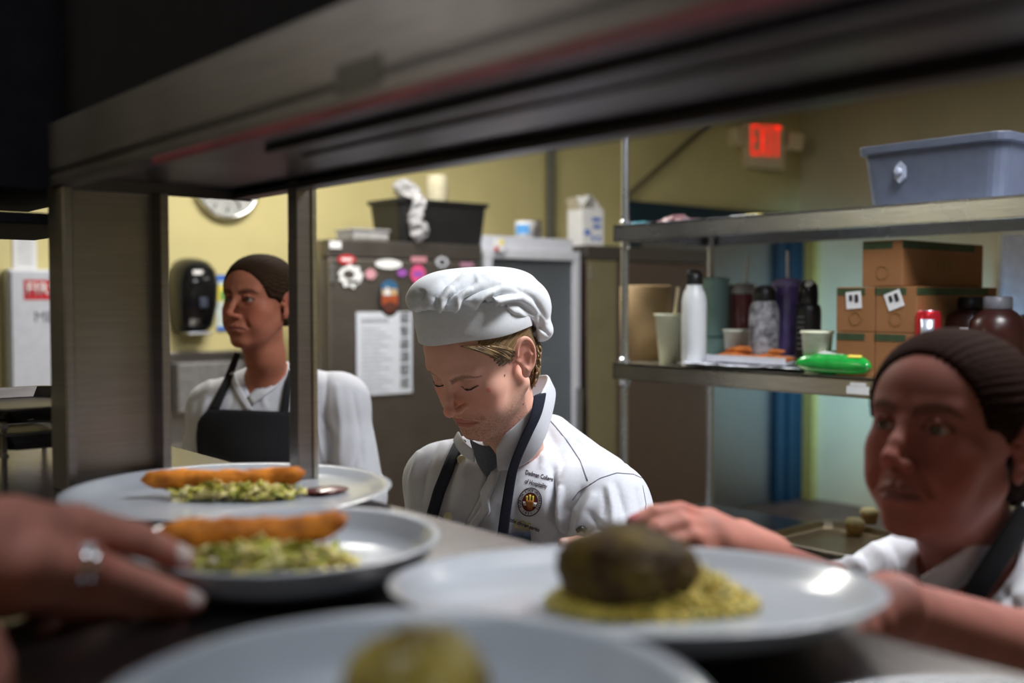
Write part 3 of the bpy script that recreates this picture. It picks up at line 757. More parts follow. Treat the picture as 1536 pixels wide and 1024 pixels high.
# napkins, tray of orange food, green packet
M_nap = mk('napkin_white', (.66, .68, .76), .8, var=.05)
def crumple_sheet(w, d, amp, seed, nx=26, ny=22, folded=0.):
    m = MB(); rows = []
    for j in range(ny + 1):
        row = []
        for i in range(nx + 1):
            x = (i / nx - .5) * w; y = (j / ny - .5) * d
            p = Vector((x * 18, y * 18, seed)); z = .004 + amp * (.5 + .5 * noise.noise(p)) + amp * .6 * abs(noise.noise(p * 2.3))
            row.append((x + .01 * noise.noise(p * .8), y + .01 * noise.noise(p * .9 + Vector((5, 5, 5))), z))
        rows.append(row)
    return m.grid(rows)
s0 = s_at(1130, 2.50)
o = crumple_sheet(.17, .40, .012, 3.1).build('paper_napkin', M_nap, None, smooth=True, solid=.0015); o.location = rm(2.50, s0 + .01, ZL + .001); o.rotation_euler = (0, 0, TH + .1)
tag(o, 'crumpled white paper napkin spread under the orange food on the middle shelf', 'napkin')
t = item('food_tray', 'white paper tray of orange bread sticks on the napkin', 'tray', 2.51, s_at(1135, 2.51), ZL + .018)
MB().box(-.06, .06, -.14, .14, 0, .006, .002).build('tray_base', M_nap, t)
m = MB(); m.box(-.06, -.055, -.14, .14, .005, .02).box(.055, .06, -.14, .14, .005, .02); m.build('tray_rim', M_nap, t)
M_carrot = mk('orange_crust', (.55, .16, .03), .6, var=.3, scale=30, bump=.3)
for k, (x, y, l, a, zz) in enumerate(((-.035, .03, .09, .05, .016), (-.012, -.05, .10, -.1, .016), (.02, .02, .10, .1, .016), (-.01, .0, .09, .3, .034))):
    M_ = Matrix.Translation((x, y, zz)) @ Matrix.Rotation(a, 4, 'Z')
    o = MB().tube([(M_ @ Vector((0, yy, .003 * sin(yy * 40)))) for yy in np.linspace(-l, l, 9)], [.003, .008, .011, .011, .0115, .011, .011, .008, .003], 10).build('bread_stick', M_carrot, None, smooth=True)
    o.location = rm(2.51, s_at(1135, 2.51), ZL + .018); o.rotation_euler = (0, 0, TH)
    tag(o, ['orange bread stick in the paper tray, front left', 'orange bread stick in the paper tray, front right', 'orange bread stick in the paper tray, at the back', 'orange bread stick lying on top of the others in the paper tray'][k], 'bread', 'orange bread sticks in the tray')
# green packet : pillow
gp = item('green_packet', 'shiny green packet with yellow print at the front of the middle shelf', 'packet', 2.475, s_at(1262, 2.475), ZL)
def pillow(L, W, Hh, nx=30, ny=16, seed=0, wr=.002):
    top, bot = [], []
    for i in range(nx + 1):
        rt, rb = [], []
        for j in range(ny + 1):
            u, v = i / nx * 2 - 1, j / ny * 2 - 1
            e = max(0, (1 - abs(u) ** 4)) ** .5 * max(0, (1 - abs(v) ** 3)) ** .5
            wz = wr * noise.noise(Vector((u * 6, v * 5, seed)))
            rt.append((v * W / 2, u * L / 2, Hh * .45 + Hh * .55 * e + wz * e * 2)); rb.append((v * W / 2, u * L / 2, Hh * .45 - Hh * .45 * e))
        top.append(rt); bot.append(rb[::-1])
    return top, bot
tp, bt = pillow(.225, .105, .062, seed=2.)
m = MB(); m.grid(tp); m.grid(bt); bmesh.ops.remove_doubles(m.b, verts=m.b.verts[:], dist=.0002)
m.build('wrapper', mk('green_foil', (.01, .36, .05), .22, var=.15, coat=.6), gp, smooth=True)
m = MB(); m.grid([[(x * 1, y, .047 + .014 * (1 - (x / .05) ** 2)) for x in np.linspace(-.045, .01, 6)] for y in np.linspace(-.085, -.045, 5)]); m.build('yellow_print', M_yell, gp, smooth=True, solid=.002)
m = MB(); m.grid([[(x * 1, y, .049 + .0125 * (1 - (x / .05) ** 2)) for x in np.linspace(-.035, -.015, 4)] for y in np.linspace(-.03, .07, 8)]); m.build('white_print', M_paper, gp, smooth=True, solid=.002)
t = item('food_plate', 'small white dish with yellow food behind the green packet', 'dish', 2.60, s_at(1284, 2.60), ZL)
MB().lathe([(.035, 0), (.05, .004), (.072, .02), (.074, .022), (.071, .023), (.045, .008)], 32).build('dish_body', M_white, t, smooth=True)
o = MB().lathe([(.001, .0), (.028, .002), (.034, .014), (.02, .026), (.001, .03)], 20).build('yellow_snack', M_yell, None, smooth=True); o.location = rm(2.59, s_at(1272, 2.59), ZL + .009)
tag(o, 'yellow snack heaped on the small white dish', 'food')

# cardboard cartons
M_card = mk('cardboard', (.27, .12, .045), .75, var=.07, scale=9)
M_cardg = mk('carton_green_band', (.035, .06, .025), .6, var=.15)
NB = 2.44; bw = .112; bd = .42; bh = .117
def carton(s_hi, z, label, tagged=False, n0=NB, tape=True):
    t = item('cardboard_carton', label, 'carton', n0 + bd / 2, s_hi - bw / 2, z, 'brown cardboard cartons on the middle shelf')
    MB().box(-bd/2, bd/2, -bw/2, bw/2, 0, bh - .001, .002).build('box', M_card, t)
    m = MB(); x0, y0 = -bd/2, bw/2
    m.box(x0 - .001, x0 + .001, -y0 + .028, y0 - .002, bh - .022, bh - .004)       # band on the end face
    m.box(x0 + .0, bd/2 - .05, -y0 - .001, -y0 + .001, bh - .022, bh - .004)
    m.build('green_band', M_cardg, t)
    m = MB()
    Mf = Matrix.Translation((-bd/2 - .0006, 0, 0))
    m.lathe([(.018, 0), (.018, .0012), (.0155, .0012), (.0155, 0)], 20, M=Matrix.Translation((-bd/2 - .0002, .0, .035)) @ Matrix.Rotation(-pi/2, 4, 'Y'), cap=False); m.build('printed_ring', mk('carton_print', (.25, .13, .04), .7), t); m = MB()
    for k in range(5): m.box(-bd/2 + .12 + k * .028, -bd/2 + .138 + k * .028, -y0 - .0012, -y0, .045, .066)
    m.build('printed_mark', mk('carton_print', (.20, .11, .03), .7), t)
    if tagged:
        R = Matrix.Translation((-bd/2, .004, .082)) @ Matrix.Rotation(tagged, 4, 'X')
        MB().box(-.0022, -.0006, -.022, .022, -.022, .022, M=R).build('white_sticker', M_paper, t)
        m = MB(); m.box(-.0034, -.0023, -.014, -.004, -.006, .014, M=R).box(-.0034, -.0023, .003, .012, -.002, .014, M=R); m.build('sticker_print', M_ink, t)
    return t
sA = s_at(1254, NB)
carton(sA, ZL, 'brown carton at the bottom of the left stack, behind the cream cup')
carton(sA - bw - .002, ZL, 'brown carton at the bottom of the right stack, behind the green packet')
carton(sA, ZL + bh, 'brown carton with a white sticker, second in the left stack', -.08 or True)
carton(sA - bw - .002, ZL + bh, 'brown carton with a crooked white sticker, second in the right stack', -.35)
carton(s_at(1292, NB), ZL + 2 * bh, 'brown carton alone on top of the stacks, under the upper shelf')
# soda can on the third carton level? it stands on the shelf front
t = item('soda_can', 'red drink can in front of the cartons above the right cook', 'can', 2.46, s_at(1392, 2.46), ZL + .052)
MB().lathe([(.022, 0), (.030, .008), (.031, .012), (.031, .108), (.027, .118), (.026, .121), (.024, .119)], 32).build('can_body', mk('can_red', (.52, .02, .03), .25, .5, var=.05), t, smooth=True)
m = MB(); m.grid([[(.0316 * cos(a), .0316 * sin(a), z) for a in np.linspace(pi * .98, pi * 1.3, 6)] for z in (.03, .1)]); m.build('silver_print', mk('can_silver', (.55, .6, .7), .3, .6), t, smooth=True, solid=.0004)
MB().lathe([(.001, .118), (.025, .118), (.026, .1215), (.0245, .122)], 28, cap=False).build('can_lid', M_steelb, t, smooth=True)
bx = item('parcel', 'low cardboard box under the red drink can, behind the right cook', 'box', 2.50, s_at(1392, 2.50), ZL)
MB().box(-.055, .09, -.06, .06, 0, .052, .002).build('box', M_card, bx)
# brown jugs
def jug(label, n, px, lab, col):
    t = item('sauce_jug', label, 'jug', n, s_at(px, n), ZL, 'dark brown sauce jugs')
    prof = [(.058, 0), (.064, .006), (.066, .12), (.061, .150), (.042, .170), (.030, .178)]
    MB().lathe(prof, 32).build('jug_body', mk('dark_sauce', (.035, .010, .008), .3), t, smooth=True)
    MB().lathe([(.032, .176), (.033, .181), (.033, .205), (.028, .208)], 24).build('cap', col, t, smooth=True)
    MB().tube([(.045, -.03, .155), (.07, -.04, .16), (.08, -.045, .13), (.062, -.03, .09)], .008, 8).build('handle', mk('dark_sauce', (.07, .02, .015), .15), t, smooth=True)
    m = MB(); m.grid([[(.0668 * cos(a), .0668 * sin(a), z) for a in np.linspace(lab[0], lab[1], 8)] for z in (lab[2], lab[3])]); m.build('paper_label', lab[4], t, smooth=True, solid=.0006)
    return t
jug('dark brown sauce jug with a black cap, left of the two above the right cook', 2.62, 1456, (pi * 1.02, pi * 1.2, .06, .13, M_paper), M_blackp)
jug('dark brown sauce jug with a grey cap, right of the two above the right cook', 2.52, 1496, (pi * 1.0, pi * 1.15, .07, .105, mk('lime_label', (.40, .55, .03), .5)), mk('grey_cap', (.16, .16, .19), .4))

# grey bus tub on the top shelf
def tub(name, label, cat, loc, L, W, Hh, mat, rz=0, rim=.012, emblem=None, roomed=True):
    t = thing(name, label, cat, loc, rz=rz, roomed=roomed)
    def ring(l, w, z, c=.035):
        out = []
        for cx, cy, a0 in ((w - c, l - c, 0), (-w + c, l - c, 90), (-w + c, -l + c, 180), (w - c, -l + c, 270)):
            for k in range(5):
                a = math.radians(a0 + k * 22.5); out.append((cx + c * cos(a), cy + c * sin(a), z))
        return out
    l, w = L / 2, W / 2
    m = MB(); m.grid([ring(l * .90, w * .88, 0), ring(l * .97, w * .965, Hh - .026), ring(l * .97, w * .965, Hh - .020), ring(l + .004, w + .004, Hh - .020), ring(l + .006, w + .006, Hh), ring(l - .004, w - .004, Hh), ring(l * .955, w * .95, Hh - .01), ring(l * .88, w * .86, .006)], close_u=True, cap=True)
    m.build('tub_body', mat, t, smooth=False, bevel=.002)
    return t
M_bus = mk('grey_tub_plastic', (.085, .10, .145), .42, var=.06)
a = on_n(1283, 300, 2.445); b = on_n(1505, 285, 2.445)
bt_ = tub('bus_tub', 'large grey plastic tub sitting on the upper shelf', 'tub', (2.63, (a[1] + b[1]) / 2, ZT), a[1] - b[1], .36, .155, M_bus)
l = (a[1] - b[1]) / 2
m = MB(); 
for k in range(16): m.box(-.1845 + .0, -.181, l * (-.55 + k * .09 * .6), l * (-.55 + k * .09 * .6) + .01, .143, .150)
m.build('grip_ribs', M_bus, bt_)
hy = l * .38
Mh = Matrix.Translation((-.168, hy, .082)) @ Matrix.Rotation(math.radians(-90 + 6), 4, 'Y')
m = MB(); m.prism([(.028 * cos(a), .016 * sin(a)) for a in [k * pi / 3 for k in range(6)]], 0, .010, Mh); m.lathe([(.010, 0), (.010, .02), (.006, .024)], 12, M=Mh); m.build('moulded_emblem', mk('tub_light', (.27, .30, .38), .35), bt_)

# boxes and clutter at the far end of the top shelf
def blob(name, label, cat, n, s_, z, rx, ry, rz, mat, seed=1., amp=.25, group=None, sub=3):
    m = MB(); bmesh.ops.create_icosphere(m.b, subdivisions=sub, radius=1)
    for v in m.b.verts:
        k = 1 + amp * noise.noise(v.co * 2.1 + Vector((seed, seed, 0))) + amp * .5 * noise.noise(v.co * 5 + Vector((seed, 0, 0)))
        v.co = Vector((v.co.x * rx * k, v.co.y * ry * k, max(v.co.z * rz * k, -rz * .92) + rz * .92))
    o = m.build(name, mat, None, smooth=True); o.location = rm(n, s_, z); o.rotation_euler = (0, 0, TH); return tag(o, label, cat, group)
zz = ZT
blob('wrapped_packet', 'small teal wrapped packet at the left end of the upper shelf', 'packet', 2.62, s_at(960, 2.62), zz, .05, .035, .014, mk('teal_wrap', (.05, .22, .28), .4), 1.)
blob('crumpled_wrapper', 'crumpled dark blue and red wrapper on the upper shelf', 'wrapper', 2.66, s_at(1012, 2.66), zz, .05, .06, .022, mk('dark_wrap', (.05, .03, .10), .3, var=.6, scale=40, col2=(.4, .2, .2)), 4., .5)
blob('crumpled_wrapper', 'flat brown crumpled wrapper on the upper shelf behind the darker one', 'wrapper', 2.74, s_at(1040, 2.74), zz, .05, .07, .016, mk('brown_wrap', (.2, .09, .08), .4, var=.6, scale=40, col2=(.3, .3, .34)), 7., .5)
t = item('paper_pad', 'small white pad lying on the upper shelf', 'pad', 2.56, s_at(1128, 2.56), zz); MB().box(-.05, .05, -.045, .045, 0, .012, .001).build('pages', M_paper, t); MB().box(-.05, .05, -.045, -.01, .0121, .014).build('yellow_slip', M_yell, t)
# cap carton standing on tall cabinet
n, s_, z = on_s(892, 352, 4.33)
t = item('drink_carton', 'white and blue paper carton torn open on top of the steel cabinet', 'carton', 4.17, 4.33, 1.885)
MB().box(-.075, .095, -.06, .06, 0, .21, .003).build('carton_body', M_paper, t)
for q in ((-.055, -.015, .06, .09), (.0, .07, .14, .16), (.01, .07, .10, .12), (.0, .02, .03, .06), (.045, .065, .03, .06)): MB().box(q[0], q[1], -.062, -.0605, q[2], q[3]).build('blue_print', M_blue, t)
m = MB(); rows = []
for j in range(7):
    rows.append([((-.07 + .16 * i / 10), -.055 + .11 * j / 6, .21 + .075 * max(0, 1 - abs(i / 10 - .45) * 2.2) * (1 - .25 * noise.noise(Vector((i * .9, j, 1)))) + .005) for i in range(11)])
m.grid(rows); m.build('torn_bag', M_paper, t, solid=.002)
MB().grid([[(-.078, -.05, .205), (-.078, .05, .205)], [(-.11, -.05, .27), (-.105, .04, .265)]]).build('open_flap', mk('carton_inner', (.55, .50, .38), .7), t, solid=.002)
# cans on cooler
t = item('blue_can', 'white and blue tin standing on the glass door cooler', 'tin', 3.72, 4.33, 1.915)
MB().lathe([(.05, 0), (.05, .085), (.046, .09)], 28).build('tin_body', M_paper, t, smooth=True); m = MB(); m.grid([[(.0508 * cos(a), .0508 * sin(a), z) for a in np.linspace(pi * .95, pi * 1.45, 8)] for z in (.02, .07)]); m.build('blue_label', M_ltblue, t, solid=.0006)
t = item('grey_can', 'plain grey tin behind the blue one on the cooler', 'tin', 3.86, 4.42, 1.915)
MB().lathe([(.05, 0), (.05, .10), (.046, .105)], 28).build('tin_body', M_steel, t, smooth=True); MB().lathe([(.051, .045), (.0515, .05), (.051, .055)], 28, cap=False).build('tin_band', M_steeld, t)
# black bin on the refrigerator, with plastic wrap hanging out
FT = 1.857
a, b = on_s(600, 362, 4.28), on_s(732, 362, 4.28)
bb = tub('storage_bin', 'large black plastic bin on top of the refrigerator', 'bin', ((on_s(572, 362, 4.35)[0] + on_s(730, 362, 4.35)[0]) / 2 - .02, 4.385, FT), .30, .56, .215, M_blackp)
M_clear = mk('clear_plastic', (.62, .62, .66), .15, var=.1, trans=.55, bump=.5, bscale=40, coat=.3)
o = None
bagp = [(-.16, .02, .25), (-.20, -.07, .27), (-.205, -.14, .245), (-.19, -.185, .19), (-.215, -.19, .12), (-.19, -.19, .06), (-.20, -.19, .035)]
def bag(P):
    d = chain(P, bagp, [.03, .045, .04, .030, .034, .042, .032], .02)
    n_ = np.abs(nz3(P, 60, 21)) * .020 + np.abs(nz3(P, 130, 22)) * .009
    return d + n_ - .008
V, Q = nets(bag, (-.32, -.34, -.0), (-.08, .10, .38), .005)
o = link('plastic_bag', np_mesh('plastic_bag', V, Q), M_clear); o.location = bb.location; o.rotation_euler = (0, 0, TH)
tag(o, 'clear crumpled plastic bag spilling over the front of the black bin', 'plastic bag')
n, s_, z = on_s(655, 278, 4.42)
t = item('paper_roll', 'pale roll sticking up out of the black bin', 'roll', n, 4.42, FT + .02)
MB().lathe([(.055, 0), (.055, z - FT + .02), (.05, z - FT + .03), (.018, z - FT + .03), (.018, z - FT)], 28).build('roll_body', mk('roll_beige', (.52, .48, .34), .7), t, smooth=True)
t = item('clear_container', 'low clear plastic container on the left of the refrigerator top', 'container', on_s(547, 360, 4.27)[0], 4.29, FT)
MB().box(-.10, .10, -.08, .08, 0, .045, .012).build('base', M_clear, t); MB().box(-.105, .105, -.085, .085, .046, .056, .004).build('lid', M_clear, t)

# tray with two cakes on the table
a = on_z(1190, 775, .88); b = on_z(1345, 800, .88)
M_pan = steel('pan_aluminium', (.50, .44, .33), .3, (1, 1, 1))
tray('baking_tray', 'aluminium baking tray carrying two small cakes on the worktable', 2.55, 2.90, 1.45, 1.90, .862, M_pan, .022)
M_cake = mk('cake_crumb', (.38, .22, .07), .8, var=.2, scale=60); M_top2 = mk('pale_frosting', (.62, .55, .30), .6, var=.1, scale=40, bump=.3)
for px, py, lb in ((1282, 800, 'small cake with pale frosting on the baking tray, nearer one'), (1304, 784, 'small cake with pale frosting on the baking tray, farther one')):
    n, s_, z = on_z(px, py, .866)
    t = item('small_cake', lb, 'cake', n, s_, .8645, 'small frosted cakes')
    MB().lathe([(.022, 0), (.028, .03), (.029, .034)], 24).build('cake_base', M_cake, t, smooth=True)
    m = MB(); bmesh.ops.create_icosphere(m.b, subdivisions=3, radius=1)
    for v in m.b.verts:
        k = 1 + .18 * noise.noise(v.co * 4 + Vector((px, 0, 0))); v.co = Vector((v.co.x * .029 * k, v.co.y * .029 * k, .037 + v.co.z * .015 * k))
    m.build('frosting', M_top2, t, smooth=True)
# ================================================================== people
def frame(yaw, pitch, roll=0.):
    """head frame; yaw>0 turns the face to picture left, pitch>0 looks down. columns = local x, y, z; face is -y"""
    R = Matrix.Rotation(-yaw, 3, 'Z') @ Matrix.Rotation(pitch, 3, 'X') @ Matrix.Rotation(roll, 3, 'Y')
    return np.array(R, dtype=f32)
class Head:
    def __init__(s, c, yaw, pitch, roll=0., scale=1., fem=False, closed=False, gaze=(0, -1, 0), neck=None, skin=(.5, .27, .2), lips=(.42, .13, .12), brow=(.10, .055, .03), stubble=0., sq=1.):
        s.c = np.array(c, dtype=f32); s.R = frame(math.radians(yaw), math.radians(pitch), math.radians(roll)); s.k = scale
        s.fem = fem; s.closed = closed; s.gaze = gaze; s.neck = neck; s.skin = skin; s.lips = lips; s.brow = brow; s.stub = stubble; s.sq = sq
    def loc(s, P): return ((P - s.c) @ s.R) / s.k
    def wld(s, p): return Vector((s.R @ (np.array(p, dtype=f32) * s.k) + s.c).tolist())
    def sdf(s, P):
        L = s.loc(P); X = L.copy(); X[:, 0] = np.abs(X[:, 0]); fem = s.fem
        d = ell(X, (0, .014, .031), (.0745, .094, .080))
        d = smin(d, ell(X, (0, -.030, .030), (.066, .058, .066)), .03)
        d = smin(d, ell(X, (0, -.028, -.035), (.059, .055, .078)), .025)
        jw = .048 if fem else .055
        d = smin(d, cap(X, (jw, .008, -.050 if fem else -.058), (.010 if fem else .014, -.068, -.100 if fem else -.104), .013 if fem else .015, .010 if fem else .013), .028)
        d = smin(d, ell(X, (0, -.030, -.074 if fem else -.078), (.040 if fem else .046, .048, .028)), .025)
        d = smin(d, sph(X, (.005, -.072, -.099 if fem else -.101), .0125 if fem else .017), .018)
        d = smin(d, sph(X, (.044, -.054, -.026), .020), .022)           # cheekbone
        d = smin(d, sph(X, (.033, -.060, -.055), .022), .022)           # cheek
        d = smin(d, ell(X, (0, -.074, -.068), (.027, .019, .024)), .016)
        br = .0065 if fem else .0085
        d = smin(d, cap(X, (.010, -.084, .020), (.043, -.071, .021), br, br), .014)
        d = smax(d, -ell(X, (.031, -.097, .001), (.019, .017, .0135)), .012)   # socket
        d = smin(d, sph(X, (.031, -.0705, .001), .0146), .007)          # lid ball
        if not s.closed:
            d = smax(d, -ell(X, (.0312, -.086, .001), (.0140, .0125, .0058)), .0016)
            d = smin(d, chain(X, [(.0175, -.0795, .000), (.025, -.0865, .0076), (.034, -.0865, .0082), (.0440, -.0765, .001)], [.0012, .0022, .0024, .0014]), .003)
        else:
            d = smin(d, chain(X, [(.0185, -.080, -.002), (.026, -.0853, -.0045), (.036, -.0850, -.0042), (.044, -.0765, .000)], [.0010, .0013, .0013, .0010]), .002)
            d = smax(d, -chain(X, [(.018, -.081, .010), (.028, -.088, .0125), (.043, -.079, .008)], [.001, .0014, .001]), .003)
        # nose
        nl = .92 if fem else 1.
        d = smin(d, chain(X, [(0, -.083, .016), (0, -.090, .004), (0, -.103, -.018), (0, -.1115, -.033)], [.0064, .0062, .0070, .0082 * nl], .006), .011)
        d = smin(d, sph(X, (0, -.1115, -.0360), .0090 * nl), .006)
        d = smin(d, ell(X, (.0108 * nl, -.0970, -.0400), (.0062, .0110, .0064)), .006)
        d = smax(d, -ell(X, (.0055, -.1020, -.0465), (.0026, .0050, .0026)), .002)
        d = smax(d, -cap(X, (.024, -.094, -.042), (.033, -.082, -.064), .0030), .009)   # nasolabial
        # mouth
        lw = .0235
        ul = .0046 if fem else .0036; ll = .0062 if fem else .0050
        d = smin(d, chain(X, [(0, -.0928, -.0660), (.006, -.0925, -.0652), (.014, -.0892, -.0670), (lw, -.0820, -.0705)], [ul * .95, ul * 1.0, ul * .9, ul * .3]), .0055)
        d = smin(d, chain(X, [(0, -.0925, -.0765), (.010, -.0910, -.0760), (lw - .004, -.083, -.0725)], [ll, ll * .9, ll * .3]), .0040)
        d = smax(d, -chain(X, [(0, -.0985, -.0708), (.012, -.0955, -.0706), (lw + .002, -.0850, -.0718)], [.0014, .0013, .0016]), .0022)
        d = smax(d, -ell(X, (0, -.0965, -.0880), (.015, .008, .005)), .010)
        # ears
        Re = np.array(Matrix.Rotation(math.radians(-22), 3, 'Z') @ Matrix.Rotation(math.radians(-10), 3, 'X'), dtype=f32)
        ec = A3((.0755, .016, -.006))
        Q = (X - ec) @ Re
        rr = np.sqrt((Q[:, 1] / .0165) ** 2 + ((Q[:, 2] - .003) / .0275) ** 2)
        helix = np.sqrt(((rr - 1) * .019) ** 2 + (Q[:, 0] - .0055) ** 2) - .0034
        helix = np.where((Q[:, 1] < -.004) & (Q[:, 2] < .004), np.maximum(helix, .004), helix)
        plate = ell(Q, (.001, 0, .002), (.0050, .0160, .0280))
        ear = smin(plate, helix, .003)
        ear = smin(ear, ell(Q, (.003, -.003, -.028), (.0042, .0085, .0110)), .004)
        ear = smax(ear, -ell(Q, (.0085, -.001, -.005), (.0058, .0080, .0120)), .003)
        ear = smin(ear, chain(Q, [A3((.0035, .006, .018)), A3((.005, .0095, 0)), A3((.004, .004, -.016))], [.0018, .0026, .0022]), .002)
        ear = smin(ear, sph(Q, (.002, -.0145, -.005), .0042), .004)
        d = smin(d, ear, .006)
        d = d * s.k
        if s.neck:
            n0 = s.wld((0, .022, -.055)); pts = [n0] + [Vector(p) for p in s.neck[0]]; rs = s.neck[1]
            for i in range(len(pts) - 1): d = smin(d, cap(P, pts[i], pts[i + 1], rs[i], rs[i + 1]), .022)
            # throat under the chin
            d = smin(d, cap(P, s.wld((0, -.035, -.080)), pts[1] + (s.wld((0, -.035, 0)) - s.wld((0, 0, 0))) * .6, .030 * s.k, .034 * s.k), .022)
        return d
    def color(s, V, N=None):
        L = s.loc(V.astype(f32)); x = np.abs(L[:, 0]); y = L[:, 1]; z = L[:, 2]
        c = np.tile(np.array(s.skin), (len(V), 1)).astype(np.float64)
        def mixc(m, col): nonlocal c; m = np.clip(m, 0, 1)[:, None]; c = c * (1 - m) + np.array(col) * m
        g = lambda cx, cy, cz, r: np.exp(-(((x - cx) ** 2 + (y - cy) ** 2 + (z - cz) ** 2) / r ** 2))
        red = (s.skin[0] * 1.05, s.skin[1] * .62, s.skin[2] * .62)
        mixc(.55 * g(.040, -.065, -.035, .026) + .5 * g(0, -.115, -.036, .016) + .5 * g(.08, .015, 0, .03), red)
        mot = nz3(L, 220, 3) * .5 + nz3(L, 90, 5) * .5
        mixc(.12 * np.clip(mot, 0, 1), red)
        if s.stub:
            m = np.clip((-z - .048) / .03, 0, 1) * (y < .01) * np.clip(1 - ((x / .022) ** 2 + ((z + .07) / .010) ** 2 < 1) * 1., 0, 1) * np.clip((z + .16) / .03, 0, 1)
            dots = rng.rand(len(V)) ** 2
            mixc(s.stub * m * (.35 + .9 * dots), (.16, .09, .05))
            for q in range(26):
                qx, qy, qz = rng.uniform(.035, .062), 0, rng.uniform(-.085, .0)
                pass
        # lips
        lip = (((x / .0245) ** 2 + ((z + .0708) / .0092) ** 2) < 1) & (y < -.078)
        mixc(lip * .80, s.lips)
        ln = np.exp(-((z + .0710 - .0006 * (x / .01)) / .0010) ** 2) * (x < .025) * (y < -.075); mixc(ln * .7, tuple(v * .35 for v in s.lips))
        # brows
        bx = np.array([.011, .020, .032, .043, .053]); bz = np.array([.0175, .0215, .0245, .0235, .0175]) - (.002 if s.fem else .0065)
        zb = np.interp(x, bx, bz); th = np.interp(x, bx, [.0046, .0056, .0050, .0038, .0016]) * (1 if s.fem else 1.0)
        m = np.clip(1.5 - np.abs(z - zb) / th, 0, 1) * (x > .009) * (x < .054) * (y < -.035)
        streak = .65 + .35 * np.sin(L[:, 0] * 2600 + z * 1500)
        mixc(m * streak * 1.1, s.brow)
        # eye rims, lashes
        if s.closed:
            zl = np.interp(x, [.0175, .026, .036, .045], [-.0052, -.0060, -.0058, -.0040])
            m = np.exp(-((z - zl) / .0018) ** 2) * (x > .0165) * (x < .0465) * (y < -.06); mixc(m * .9, (.05, .025, .018))
            mixc(.35 * g(.031, -.085, .006, .012), (s.skin[0] * .7, s.skin[1] * .6, s.skin[2] * .6))
        else:
            m = np.exp(-((((x - .0312) / .0150) ** 2 + ((z - .001) / .0068) ** 2 - 1) / .22) ** 2) * (y < -.065) * (z > -.001); mixc(m * .9, (.02, .012, .010))
            m = np.exp(-((((x - .0312) / .0150) ** 2 + ((z - .001) / .0068) ** 2 - 1) / .18) ** 2) * (y < -.065) * (z <= -.001); mixc(m * .5, (.10, .05, .04))
        mixc(.8 * ((x - .0055) ** 2 + (z + .0465) ** 2 < .0024 ** 2) * (y < -.09), (.08, .02, .015))
        return c
    def mesh(s, h, pad=(.03, .03, .06), lo_extra=None):
        c = s.c; r = .135 * s.k
        lo = np.array([c[0] - r, c[1] - r, c[2] - r * 1.05]); hi = np.array([c[0] + r, c[1] + r, c[2] + r])
        for p in (s.neck[0] if s.neck else []):
            lo = np.minimum(lo, np.array(p) - .075); hi = np.maximum(hi, np.array(p) + .075)
        V, Q = nets(s.sdf, lo, hi, h)
        V = relax(V, Q, 1, .4)
        return V, Q
M_skin = vcol('skin', .52, .10, .3, .15, 500)
M_skin2 = vcol('skin_tanned', .62, .08, .2, .1, 500)
M_cloth = mk('white_cotton', (.60, .62, .68), .85, var=.03, scale=200, bump=.15, bscale=900, sheen=.2)
M_clothg = mk('greyer_cotton', (.56, .57, .62), .85, var=.03, scale=200, bump=.15, bscale=900, sheen=.2)  # slightly greyer cotton for the other two cooks' jackets
M_hat = mk('hat_cotton', (.70, .73, .77), .8, var=.03, scale=200, bump=.15, bscale=900, sheen=.3)
M_navyc = mk('navy_twill', (.010, .013, .028), .8, var=.25, scale=500, bump=.3, bscale=900)
M_blackc = mk('black_twill', (.006, .007, .010), .85, var=.2, scale=300)
M_tee = mk('grey_knit', (.11, .125, .16), .9, var=.15, scale=300, bump=.3, bscale=700)
M_trous = mk('dark_trousers', (.03, .03, .035), .8)
M_button = mk('cream_button', (.62, .58, .38), .35)

